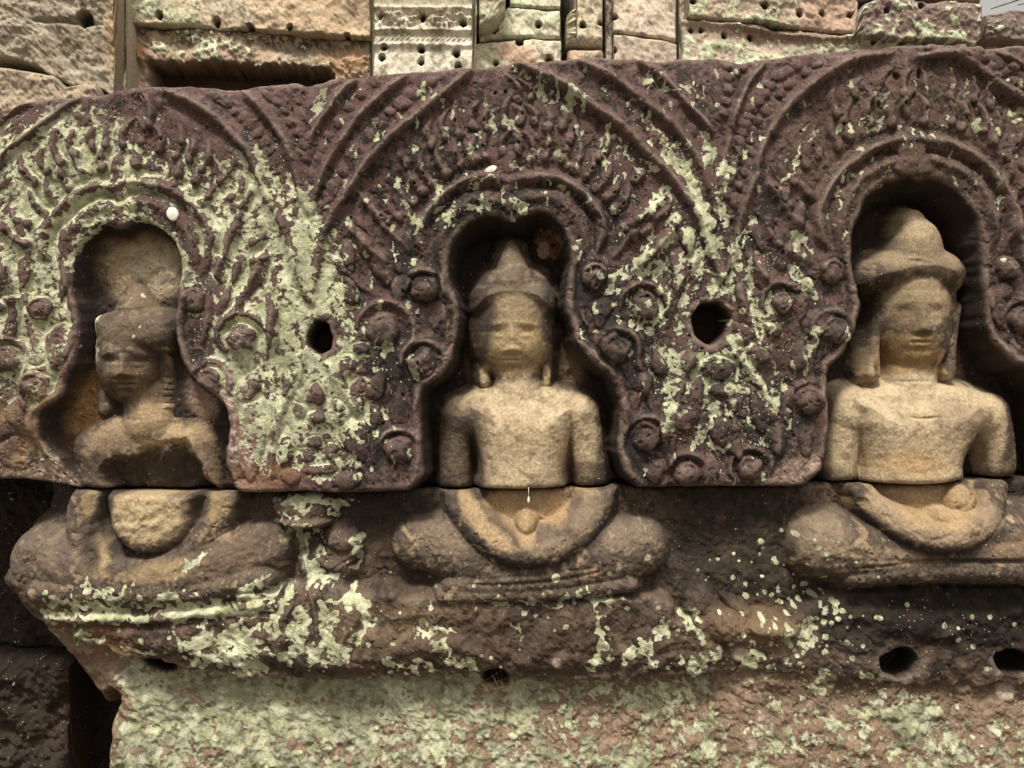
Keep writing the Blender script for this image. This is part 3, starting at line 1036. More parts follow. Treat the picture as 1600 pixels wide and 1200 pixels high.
# ---------- middle figure, upper half
I2 = figure_ids(ST[1])
s = g.win(640, 350, 1000, 800)
pc = [
    (I2['torso'], poly_h(g, s, [(742, 626), (885, 626), (896, 660), (887, 700), (880, 740), (882, 800), (750, 800), (753, 740), (746, 700), (736, 660)], -5, 52, 46)),
    (I2['torso'], ell(g, s, 814, 680, 58, 62, -40, 39, 0, 2.2)),
    (I2['torso'], cap(g, s, [(722, 650, 34, -62), (770, 640, 36, -54), (860, 640, 36, -54), (905, 646, 34, -62)], 0.95)),
    (I2['torso'], cap(g, s, [(808, 560, 36, -60), (809, 620, 40, -56)], 0.95)),
    (I2['arm_a'], cap(g, s, [(716, 650, 30, -62), (710, 690, 27, -66), (711, 735, 26, -68), (713, 800, 26, -66)], 1.0)),
    (I2['arm_b'], cap(g, s, [(907, 648, 32, -60), (917, 690, 28, -64), (923, 735, 26, -66), (926, 800, 26, -64)], 1.0)),
    (I2['head'], ell(g, s, 804, 506, 51, 83, -50, 52, 0, 2.25)),
    (I2['head'], ell(g, s, 801, 500, 68, 88, -58, 50, 0, 3.0)),
    (I2['crown'], poly_h(g, s, [(733, 470), (735, 456), (746, 442), (768, 431), (800, 426), (832, 431), (856, 442), (868, 456), (870, 470), (862, 492), (802, 486), (740, 492)], 0, 52, 50)),
    (I2['crown'], cap(g, s, [(798, 385, 10, -40), (799, 400, 18, -40), (800, 418, 26, -40), (801, 440, 38, -44)], 1.1)),
    (I2['ear_a'], cap(g, s, [(745, 520, 9, -62), (752, 560, 9, -62), (757, 596, 11, -58)], 1.2)),
    (I2['ear_b'], cap(g, s, [(862, 520, 9, -62), (856, 560, 9, -62), (853, 598, 9, -60)], 1.2)),
]
dt = face(g, s, 803, 521, 48, 0, 547, 562, -3, 0.7)
dt = dt - 0.8 * gb(g, s, 800, 480, 60, 4, 0) - 0.8 * gb(g, s, 800, 432, 40, 3, 0)
dt = dt + 3.0 * gb(g, s, 770, 672, 26, 22, -10) + 3.0 * gb(g, s, 856, 672, 26, 22, -10) - 1.5 * gb(g, s, 813, 690, 6, 40, -10)
figmask_g[s] |= assemble(g, s, pc, dt)

# ---------- right figure, upper half
I3 = figure_ids(ST[2])
s = g.win(1270, 300, 1680, 800)
pc = [
    (I3['torso'], poly_h(g, s, [(1348, 618), (1516, 618), (1538, 655), (1524, 692), (1509, 730), (1506, 800), (1353, 800), (1356, 730), (1349, 690), (1338, 655)], -2, 58, 48)),
    (I3['torso'], ell(g, s, 1432, 676, 70, 66, -40, 42, 0, 2.2)),
    (I3['torso'], cap(g, s, [(1332, 646, 34, -60), (1390, 632, 34, -50), (1480, 632, 34, -50), (1542, 648, 34, -58)], 1.0)),
    (I3['torso'], cap(g, s, [(1428, 555, 37, -60), (1427, 616, 42, -54)], 0.95)),
    (I3['arm_a'], cap(g, s, [(1330, 632, 32, -60), (1322, 680, 26, -62), (1319, 720, 24, -64), (1320, 800, 24, -64)], 1.0)),
    (I3['arm_b'], cap(g, s, [(1548, 645, 33, -58), (1562, 690, 26, -60), (1567, 730, 23, -64), (1570, 750, 18, -72)], 1.0)),
    (I3['head'], ell(g, s, 1436, 498, 54, 90, -50, 55, 0, 2.25)),
    (I3['head'], ell(g, s, 1430, 476, 70, 82, -60, 50, 0, 2.8)),
    (I3['crown'], poly_h(g, s, [(1338, 434), (1350, 412), (1378, 396), (1408, 386), (1440, 382), (1472, 386), (1497, 398), (1513, 420), (1509, 444), (1490, 458), (1440, 452), (1388, 458), (1350, 456)], 4, 54, 54)),
    (I3['crown'], cap(g, s, [(1427, 346, 20, -46), (1434, 368, 36, -48), (1434, 396, 46, -52)], 1.05)),
    (I3['ear_a'], cap(g, s, [(1370, 490, 10, -52), (1366, 540, 9, -46), (1365, 584, 12, -38)], 1.2)),
    (I3['ear_b'], cap(g, s, [(1494, 480, 9, -52), (1487, 540, 8, -46), (1483, 582, 11, -38)], 1.2)),
]
dt = face(g, s, 1438, 489, 50, 0, 515, 534, 2, 0.6)
dt = dt - 1.6 * gb(g, s, 1432, 452, 72, 5, 0) + 1.2 * gb(g, s, 1432, 402, 16, 3, 0) - 2.0 * gb(g, s, 1434, 408, 14, 2.5, 0, 10)
dt = dt + 3.0 * gb(g, s, 1385, 668, 28, 24, -10) + 3.0 * gb(g, s, 1478, 668, 28, 24, -10) - 1.4 * gb(g, s, 1430, 690, 6, 45, -10) - 1.8 * gb(g, s, 1450, 653, 26, 2, -10)
dt = dt - 1.5 * gb(g, s, 1426, 596, 36, 2, -10)
figmask_g[s] |= assemble(g, s, pc, dt)
g.groove([(1420, 651), (1440, 655), (1462, 652), (1475, 650)], 3, 2.0)

# ---------- left figure, upper half (chest broken away)
I1 = figure_ids(ST[0])
s = g.win(90, 400, 380, 800)
pc = [
    (I1['torso'], poly_h(g, s, [(112, 700), (140, 664), (190, 646), (270, 648), (325, 656), (342, 690), (346, 800), (300, 800), (300, 760), (150, 800), (126, 740)], -26, 34, 34)),
    (I1['torso'], cap(g, s, [(228, 620, 38, -58), (232, 660, 44, -54)], 0.95)),
    (I1['arm_a'], cap(g, s, [(138, 694, 24, -50), (142, 730, 21, -62), (158, 790, 18, -72)], 1.0)),
    (I1['arm_b'], cap(g, s, [(318, 690, 24, -52), (322, 730, 21, -58), (336, 790, 19, -62)], 1.0)),
    (I1['head'], ell(g, s, 198, 555, 52, 76, -48, 52, 0, 2.4)),
    (I1['head'], ell(g, s, 212, 545, 58, 64, -66, 46, 0, 3.0)),
    (I1['crown'], poly_h(g, s, [(147, 498), (160, 489), (187, 482), (215, 479), (244, 480), (268, 486), (285, 499), (280, 532), (262, 550), (212, 553), (160, 547), (149, 523)], 2, 30, 44)),
    (I1['crown'], cap(g, s, [(211, 443, 12, -46), (212, 460, 24, -48), (213, 482, 38, -52)], 1.1)),
    (I1['ear_a'], cap(g, s, [(156, 560, 8, -64), (160, 600, 9, -60), (164, 640, 12, -50)], 1.3)),
    (I1['ear_b'], cap(g, s, [(262, 560, 11, -56), (264, 600, 14, -52), (263, 634, 14, -50)], 1.3)),
]
dt = face(g, s, 193, 566, 46, 0, 585, 600, 0, 1.1)
dt = dt - 1.2 * gb(g, s, 205, 487, 46, 4, 0) - 1.5 * gb(g, s, 205, 551, 54, 4, 0)
for k in range(6):
    dt = dt - 2.5 * gb(g, s, 262, 590 + k * 10, 12, 1.8, -30)
figmask_g[s] |= assemble(g, s, pc, dt)
# the break in the chest: a ragged hollow
g.pid = np.where((g.pid == I1['arm_a']) & (g.V > 722), I1['torso'], g.pid)  # lower end of the broken left arm is counted with the torso
brk = catmull([(146, 738), (160, 722), (196, 712), (232, 699), (262, 692), (284, 697), (296, 716), (312, 748), (324, 790), (172, 800), (156, 765)], 5, True)
s = g.win(120, 670, 350, 800)
d = poly_sdf(g.U[s], g.V[s], brk) + 2.2 * g.noise(34, 91, 2.2)[s]
fa = np.abs(((g.U[s] + 0.6 * g.V[s] + 9 * g.noise(50, 92, 2.0)[s]) / 62.0) % 1 - 0.5)
hol = -34 - 32 * sstep(700, 765, g.V[s]) + 20 * (fa - 0.25) - 12 * sstep(250, 290, g.U[s])
t = sstep(7, -14, d)
g.H[s] = g.H[s] * (1 - t) + np.minimum(hol, g.H[s]) * t
t2 = np.exp(-((d - 6) / 9) ** 2)
g.H[s] += 3 * t2 - 5 * sstep(30, 0, np.abs(d)) * sstep(280, 180, g.U[s])

# ---------- lower halves
def lower_ids(st, hands=True):
    ids = {}
    ids['belly'] = new_pid(owners_b, "belly", st)
    ids['fore'] = new_pid(owners_b, "folded_forearms", st)
    ids['leg_a'] = new_pid(owners_b, "crossed_leg", st)
    ids['leg_b'] = new_pid(owners_b, "crossed_leg", st)
    if hands:
        ids['hand'] = new_pid(owners_b, "hand", ids['fore'])
    return ids


J2 = lower_ids(ST[1])
s = b.win(560, 760, 1090, 960)
pc = [
    (J2['belly'], ell(b, s, 826, 786, 74, 70, -62, 30, 0, 2.6)),
    (J2['leg_a'], cap(b, s, [(650, 850, 38, -40), (696, 858, 46, -30), (760, 880, 42, -14), (840, 895, 30, -10)], 0.66)),
    (J2['leg_b'], cap(b, s, [(998, 857, 45, -28), (945, 870, 45, -18), (872, 893, 35, -6), (790, 909, 25, 0), (708, 921, 16, -4)], 0.72)),
    (J2['leg_a'], cap(b, s, [(690, 934, 8, 0), (780, 931, 11, 4), (880, 927, 11, 4), (985, 914, 12, -6)], 1.0)),
    (J2['fore'], cap(b, s, [(716, 766, 26, -42), (730, 804, 27, -24), (766, 845, 27, -2), (822, 864, 25, 10), (882, 850, 26, 4), (922, 810, 27, -18), (938, 762, 27, -40)], 1.05)),
    (J2['hand'], ell(b, s, 822, 823, 16, 21, -16, 28)),
    (J2['hand'], cap(b, s, [(790, 846, 10, 10), (822, 853, 11, 14), (858, 846, 10, 10)], 1.0)),
]
dt = -3.0 * gb(b, s, 822, 900, 140, 3, 20, -6)
assemble(b, s, pc, dt, 3, 4)
b.groove([(690, 942), (790, 940), (900, 937), (1000, 928)], 7, 6)
b.groove([(720, 912), (800, 910), (880, 902), (940, 890)], 7, 4)
b.pit(1011, 855, 4, 3, 7)
b.ridge([(838, 808), (860, 815), (884, 806)], 4, 3)

J3 = lower_ids(ST[2])
s = b.win(1220, 750, 1860, 930)
pc = [
    (J3['belly'], ell(b, s, 1448, 778, 90, 72, -60, 32, 0, 2.6)),
    (J3['leg_a'], cap(b, s, [(1290, 855, 50, -26), (1350, 862, 44, -18), (1440, 868, 30, -4), (1560, 868, 26, 4), (1640, 866, 30, 0)], 0.74)),
    (J3['leg_b'], cap(b, s, [(1720, 850, 52, -24), (1640, 838, 44, -20), (1570, 840, 34, -8), (1480, 856, 24, -4)], 0.74)),
    (J3['leg_a'], cap(b, s, [(1330, 902, 16, -14), (1400, 894, 17, -4), (1480, 890, 18, 2), (1600, 890, 20, 2), (1720, 892, 20, -6)], 1.0)),
    (J3['fore'], cap(b, s, [(1346, 764, 18, -36), (1374, 798, 22, -14), (1420, 828, 24, 8), (1470, 843, 23, 14), (1520, 832, 23, 8), (1548, 804, 22, -10), (1556, 762, 21, -34)], 1.1)),
    (J3['hand'], ell(b, s, 1502, 786, 26, 30, -24, 26)),
    (J3['hand'], cap(b, s, [(1470, 812, 14, -4), (1510, 818, 16, 2), (1536, 806, 14, -6)], 1.0)),
]
dt = -4.0 * gb(b, s, 1500, 876, 130, 3, 10, 0)
assemble(b, s, pc, dt, 3, 4)
b.groove([(1330, 888), (1400, 880), (1460, 874), (1540, 874), (1720, 874)], 7, 6)
b.groove([(1400, 818), (1440, 838), (1490, 822)], 6, 2)
b.pit(1352, 788, 7, 6, 10, 30)

J1 = lower_ids(ST[0], False)
s = b.win(-60, 760, 470, 960)
pc = [
    (J1['belly'], poly_h(b, s, [(176, 750), (176, 830), (192, 852), (226, 866), (266, 858), (292, 834), (302, 800), (296, 750)], 10, 26, 20)),
    (J1['fore'], cap(b, s, [(140, 765, 22, -40), (128, 800, 26, -32), (134, 850, 28, -24), (170, 890, 28, -14), (222, 902, 26, -6), (280, 880, 28, -18), (330, 820, 30, -34), (352, 765, 28, -44)], 0.9)),
    (J1['leg_a'], cap(b, s, [(58, 880, 54, -38), (110, 888, 44, -22), (180, 912, 34, -6), (260, 922, 24, -4)], 0.7)),
    (J1['leg_b'], cap(b, s, [(405, 862, 44, -34), (350, 880, 42, -20), (280, 905, 32, -4), (200, 925, 22, -4)], 0.7)),
    (J1['leg_b'], cap(b, s, [(60, 925, 18, -10), (160, 928, 16, 0), (300, 926, 16, 2), (410, 906, 18, -6)], 1.0)),
]
assemble(b, s, pc, 1.3 * b.noise(40, 93, 2.0)[s], 5, 5)
for q in (J1['belly'],):
    b.H = np.where(b.pid == q, b.H + 0.8 * b.noise(34, 94, 1.9), b.H)
b.groove([(152, 805), (140, 850), (160, 905)], 22, 9)
b.groove([(185, 862), (200, 900)], 18, 8)
b.groove([(330, 850), (300, 880), (270, 900)], 16, 6)

# holes of the lower course
hb = [new_pid(owners_b, "peg_hole", 0) for _ in range(4)]
b.pit(234, 1047, 30, 60, 15, 14, hb[0], 0.25)
b.pit(775, 1068, 24, 60, 19, 0, hb[1], 0.2)
b.pit(1415, 1043, 30, 70, 25, -8, hb[2], 0.18)
b.pit(1600, 1043, 34, 70, 20, 12, hb[3], 0.2)
b.pit(150, 1115, 16, 40, 28, 20, None, 0.4)

# centuries of weather: soften the carving in drifting patches
wk = np.clip(0.45 + 0.35 * g.noise(70, 111, 1.5), 0, 1) * (SD > -4)
g.H = (g.H * (1 - 0.42 * wk) + blur(g.H, STEP, 4.0) * 0.42 * wk).astype(f32)
wk = np.clip(0.35 + 0.35 * b.noise(70, 112, 1.5), 0, 1)
b.H = (b.H * (1 - 0.5 * wk) + blur(b.H, STEP, 3.5) * 0.5 * wk).astype(f32)
for G_, sd0 in ((g, 121), (b, 131)):            # spalls and small scars
    nn = G_.noise(26, sd0, 1.3) + 0.5 * G_.noise(9, sd0 + 1, 1.2)
    plain = np.isin(G_.pid, [k for o in (owners_g, owners_b) for k, v in o.items() if v[0] in ('torso', 'upper_arm', 'head', 'crown', 'belly')])
    G_.H -= 1.6 * sstep(1.5, 1.75, nn) * np.where(plain, 0.2, 1.0)
# weathered grain over everything, stronger on the broken edges
g.H += 0.34 * g.noise(18, 101, 1.7) + 0.16 * g.noise(4, 102, 0.8)
b.H += 0.65 * b.noise(18, 103, 1.5) + 0.20 * b.noise(4, 104, 0.8)

# rounding of the block edges
def edge_round(H, d, r):
    t = np.clip(d / r, 0, 1)
    return H - r * (1 - np.sqrt(np.clip(1 - (1 - t) ** 2, 0, 1)))


g.H = edge_round(g.H, g.V - g.V[:1], 10.0)
g.H = edge_round(g.H, g.V[-1:] - g.V, 9.0)
b.H = edge_round(b.H, b.V - b.V[:1], 10.0)
dl = b.U - b.U[:, :1]
b.H = edge_round(b.H, dl, np.interp(b.V, [770, 860, 920, 1000, 1090, 1140, 1165, 1320], [40, 60, 60, 95, 110, 80, 30, 20]))

# ================================================================== COLOURS OF STONE, STAIN AND LICHEN, WITH SOME PAINTED SHADE
PURPLE, BROWN, TAN, BLACK = (0.080, 0.047, 0.042), (0.105, 0.068, 0.046), (0.385, 0.305, 0.20), (0.020, 0.016, 0.014)
GREYB, OCHRE, PINK, WHITE = (0.105, 0.084, 0.070), (0.22, 0.125, 0.05), (0.24, 0.155, 0.125), (0.50, 0.46, 0.43)


def paint_upper():
    n1, n2, n3 = g.noise(90, 201, 1.3), g.noise(35, 202, 1.1), g.noise(14, 203, 0.9)
    g.alb[:] = PURPLE
    g.tint(0.5 + 0.35 * n1 + 0.2 * n2, (0.096, 0.060, 0.053))
    g.tint(sstep(0.4, 1.6, n2 + 0.6 * n3) * 0.6, GREYB)
    # darker growth on the middle frame and its side columns
    g.tint(sstep(0.0, 1.4, 0.7 * n1 + 0.6 * n3 + 0.4 * n2 + 2.0 * g.blob(800, 560, 290, 280, 0, 0.5) - 0.45) * 0.88, (0.015, 0.0125, 0.0125))
    g.tint(sstep(0.2, 1.4, 0.8 * n2 + 0.6 * n3 + 1.2 * g.blob(1240, 560, 120, 240, 0, 0.5) - 0.4) * 0.6, (0.042, 0.032, 0.030))
    g.tint(sstep(0.3, 1.4, n3 + 0.5 * n2) * 0.45, (0.050, 0.036, 0.032))
    g.tint(sstep(95, 20, g.V - g.V[:1]) * np.clip(0.45 + 0.3 * n2, 0, 1), (0.135, 0.086, 0.082))
    # brownish tympanum over the right niche
    g.tint(g.blob(1430, 240, 190, 130, 0, 0.5) * (0.45 + 0.25 * n2), (0.095, 0.066, 0.042))
    # near-black growth in drifting patches, and bare worn stone on the crowns of the carving
    g.tint(sstep(0.1, 1.2, 0.7 * n2 + 0.7 * n3 + 0.4 * n1 + 0.5 * sstep(200, 420, g.V)) * 0.72, (0.017, 0.014, 0.013))
    worn = np.clip((g.H - blur(g.H, STEP, 8)) / 5.0 - 0.15, 0, 1) * (SD > 2)
    g.tint(worn * (0.65 + 0.25 * n2), (0.165, 0.120, 0.098))
    # pinkish, whitish crust on the right jamb of the left niche and on the lowest left edge
    g.tint(g.blob(385, 670, 45, 110, 0, 0.5) * (0.5 + 0.4 * n2), PINK)
    g.tint(g.blob(75, 560, 45, 50, 0, 0.5) * (0.6 + 0.3 * n2), PINK)
    g.tint(g.blob(60, 690, 80, 70, 0, 0.5) * (0.6 + 0.3 * n2), (0.25, 0.17, 0.10))
    g.tint(sstep(0.5, 1.1, n3 + 0.3 * n2) * g.blob(390, 640, 40, 100, 0, 0.6) * 0.9, WHITE)
    g.tint(sstep(0.6, 1.2, n3 + 0.3 * n2) * g.blob(110, 735, 70, 40, 0, 0.6) * 0.8, WHITE)
    g.tint(g.blob(400, 745, 70, 24, 0, 0.5) * 0.6, (0.20, 0.11, 0.06))
    g.tint(g.blob(1255, 735, 45, 24, -15, 0.6) * (0.5 + 0.3 * n3), (0.26, 0.19, 0.15))
    # niche floors and reveals; their near-black mixes growth with painted-in recess shade
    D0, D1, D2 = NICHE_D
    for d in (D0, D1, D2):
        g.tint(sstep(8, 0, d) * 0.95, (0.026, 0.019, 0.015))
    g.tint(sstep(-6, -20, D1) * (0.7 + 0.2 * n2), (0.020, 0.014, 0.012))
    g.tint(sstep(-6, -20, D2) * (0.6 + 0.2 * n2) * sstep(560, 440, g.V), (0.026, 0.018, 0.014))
    g.tint(g.blob(207, 412, 70, 52, 0, 0.35) * (0.8 + 0.15 * n2) * sstep(-4, -14, D0), (0.33, 0.25, 0.155))
    g.tint(g.blob(225, 418, 40, 34, 0, 0.6) * 0.6 * sstep(-4, -14, D0), (0.40, 0.35, 0.26))
    g.tint(g.blob(115, 645, 30, 75, 10, 0.5) * 0.8 * sstep(0, -10, D0), (0.19, 0.105, 0.04))
    g.tint(g.blob(303, 622, 24, 34, -20, 0.4) * 0.8 * sstep(0, -10, D0), (0.30, 0.20, 0.15))
    g.tint(g.blob(897, 575, 20, 40, 0, 0.6) * 0.7 * sstep(0, -8, D1), (0.24, 0.175, 0.10))
    g.tint(g.blob(735, 560, 12, 50, 0, 0.6) * 0.5 * sstep(0, -8, D1), (0.14, 0.085, 0.045))
    g.tint(sstep(0.3, 0.6, g.blob(858, 372, 24, 16, 45, 0.5) * (1 + 0.5 * n3)) * (SD < 0) * 0.85, (0.21, 0.105, 0.055))
    g.tint(sstep(0.4, 0.6, g.blob(852, 378, 10, 14, 0, 0.5) * (1 + 0.2 * n3)) * (SD < 0), (0.33, 0.22, 0.17))
    g.tint(g.blob(1520, 560, 22, 60, 0, 0.6) * 0.5 * sstep(0, -8, D2), (0.13, 0.075, 0.03))
    # figures
    fig = np.isin(g.pid, list(I1.values()) + list(I2.values()) + list(I3.values()))
    fm = sstep(0.2, 0.8, blur(fig.astype(f32), STEP, 2.0))
    g.tint(fm, (0.062, 0.044, 0.032))
    g.tint(fm * (0.35 + 0.25 * n2), (0.095, 0.073, 0.055))

    def tan(lst, col=TAN, amt=1.0, sharp=(0.05, 0.95), rag=0.11):
        m = np.zeros(g.U.shape, f32)
        for q in lst:
            m = np.maximum(m, g.blob(*q))
        g.tint(fm * sstep(sharp[0], sharp[1], m + rag * n2 + 0.05 * n3) * amt, col)

    # middle
    tan([(803, 462, 52, 26, 0, .6), (798, 410, 22, 34, 0, .6)], (0.135, 0.106, 0.078), 0.9)
    tan([(806, 500, 46, 44, 0, .5)], (0.20, 0.15, 0.092), 0.95)
    tan([(807, 545, 45, 48, 0, .5)], (0.32, 0.235, 0.135), 1.0)
    tan([(815, 690, 82, 94, 0, .35), (815, 620, 60, 30, 0, .5), (890, 640, 45, 28, 10, .5), (916, 690, 24, 55, 0, .5), (735, 630, 40, 18, -12, .6)], TAN, 1.0)
    tan([(757, 590, 8, 22, 0, .5), (856, 590, 7, 22, 0, .5)], (0.36, 0.27, 0.16), 0.9)
    tan([(918, 745, 28, 25, 0, .5), (722, 725, 20, 55, 0, .6)], (0.11, 0.075, 0.045), 0.85)
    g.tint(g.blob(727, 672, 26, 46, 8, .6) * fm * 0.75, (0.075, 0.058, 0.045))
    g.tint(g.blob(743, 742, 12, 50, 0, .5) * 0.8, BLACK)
    # right
    tan([(1446, 352, 34, 42, -14, .4)], (0.28, 0.215, 0.135), 1.0)
    tan([(1440, 398, 70, 26, -4, .5), (1465, 400, 50, 30, 0, .5)], (0.19, 0.145, 0.095), 0.9)
    tan([(1440, 470, 50, 40, 0, .4)], (0.21, 0.16, 0.098), 1.0)
    tan([(1430, 560, 48, 40, 0, .5)], (0.25, 0.165, 0.08), 1.0)
    tan([(1432, 680, 92, 100, 0, .3), (1440, 615, 110, 34, 0, .4), (1325, 650, 30, 70, 0, .4), (1330, 730, 20, 40, 0, .5), (1560, 670, 30, 78, -6, .35), (1530, 635, 40, 30, 20, .5)], TAN, 1.0)
    tan([(1366, 570, 10, 30, 0, .4), (1482, 572, 9, 28, 0, .4)], (0.38, 0.28, 0.16), 0.95)
    g.tint(g.blob(1502, 655, 34, 30, 20, .7) * fm * 0.5, (0.16, 0.115, 0.08))
    g.tint(g.blob(1424, 490, 22, 26, 0, .6) * fm * 0.65, (0.11, 0.075, 0.045))
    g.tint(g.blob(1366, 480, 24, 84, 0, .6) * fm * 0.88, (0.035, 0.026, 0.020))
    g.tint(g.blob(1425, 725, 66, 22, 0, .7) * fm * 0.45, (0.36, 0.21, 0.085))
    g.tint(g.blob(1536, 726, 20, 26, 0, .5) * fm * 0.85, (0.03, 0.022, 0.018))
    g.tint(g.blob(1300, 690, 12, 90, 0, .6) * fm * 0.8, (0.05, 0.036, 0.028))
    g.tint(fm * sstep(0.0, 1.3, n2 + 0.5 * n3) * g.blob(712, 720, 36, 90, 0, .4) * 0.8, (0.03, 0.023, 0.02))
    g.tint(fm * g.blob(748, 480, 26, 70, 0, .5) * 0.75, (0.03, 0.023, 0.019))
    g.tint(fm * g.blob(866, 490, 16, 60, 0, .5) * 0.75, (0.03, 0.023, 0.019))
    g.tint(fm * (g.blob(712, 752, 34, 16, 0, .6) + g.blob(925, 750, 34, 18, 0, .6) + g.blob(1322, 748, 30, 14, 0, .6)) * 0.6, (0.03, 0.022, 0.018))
    # left
    tan([(245, 682, 85, 26, 6, .7), (235, 645, 36, 20, 0, .7)], (0.30, 0.22, 0.13), 0.95)
    tan([(316, 735, 18, 46, -14, .7)], (0.17, 0.125, 0.085), 0.9)
    g.tint(fm * sstep(0.3, 1.7, n2 + 0.4 * n1) * 0.35, (0.17, 0.125, 0.085))
    tan([(222, 458, 34, 28, 0, .7)], (0.165, 0.122, 0.08), 0.9)
    tan([(165, 684, 44, 22, -20, .5)], (0.23, 0.165, 0.11), 0.8)
    tan([(215, 600, 44, 30, 0, .6)], (0.115, 0.075, 0.045), 0.7)
    tan([(205, 515, 56, 24, 0, .5)], (0.12, 0.09, 0.065), 0.8)
    g.tint(sstep(4, -10, _brk_full() + 4 * n3) * (0.8 + 0.12 * n2), (0.040, 0.029, 0.021))
    # holes
    for q in hole_pid:
        g.tint((g.pid == q) * 0.9, (0.035, 0.022, 0.016))
    rim = sstep(7, 1, g.V - g.V[:1]) * np.clip(0.5 + 0.4 * n2, 0, 1) + sstep(6, 1, g.V[-1:] - g.V) * np.clip(0.3 + 0.4 * n2, 0, 1) * (SD > 4)
    g.tint(rim * 0.7, (0.22, 0.17, 0.135))
    # ---- lichen
    g.set_warp(500)
    cav = np.clip((blur(g.H, STEP, 9) - g.H) / 5.0, -1.6, 1.2)
    cav[:] = np.where(SD < 4, -1.0, cav)
    L = np.full(g.U.shape, -0.32, f32)
    reg = [  # x, y, rx, ry, rot, soft, amount
        (50, 420, 200, 240, 0, .45, .86), (190, 230, 200, 115, 0, .5, .56), (400, 480, 115, 200, 0, .45, .74), (470, 620, 120, 160, 0, .4, .68), (500, 420, 60, 130, 0, .5, .40),
        (60, 500, 90, 160, 0, .5, .12), (-160, 400, 170, 260, 0, .5, .5), (350, 330, 70, 100, -25, .5, .35), (500, 690, 90, 60, 0, .4, .15),
        (1090, 420, 110, 190, 0, .5, .28), (1130, 600, 120, 140, 0, .4, .40), (1020, 470, 110, 110, 0, .5, .22), (1240, 470, 90, 110, 0, .5, .33), (820, 240, 210, 140, 0, .5, .30), (590, 560, 90, 160, 0, .5, .16), (1130, 560, 190, 210, 0, .5, .12), (1420, 230, 190, 120, 0, .5, .12),
        (1000, 260, 110, 110, 0, .5, .20), (450, 230, 60, 90, 0, .5, .22), (560, 470, 70, 120, 0, .5, .15), (1590, 240, 80, 100, 0, .6, .15),
        (620, 620, 60, 150, 0, .5, .10), (450, 300, 50, 60, 0, .5, .20),
    ]
    A = np.zeros(g.U.shape, f32)
    for x, y, rx, ry, rot, so, am in reg:
        A = np.maximum(A, 0) + g.blob(x, y, rx, ry, rot, so) * am
    A = np.clip(A, 0, 1.05)
    L += A * 0.86 + cav * (0.10 + 0.40 * A) + 0.12 * A * n2 + 0.10 * n3 * (0.3 + A) + 0.05 * n1
    # figures, holes and the niche floors stay nearly clear
    clear = np.where(fig | (SD < -2), 1.0, 0.0).astype(f32)
    for q in hole_pid:
        clear = np.where(g.pid == q, 1, clear)
    L = L * (1 - clear) + (-0.25) * clear
    for x, y, rx, ry, am in [(143, 530, 9, 60, .85), (140, 470, 8, 30, .5), (70, 700, 12, 45, .6), (250, 540, 14, 18, .55)]:
        L += g.blob(x, y, rx, ry, 0, .6) * am
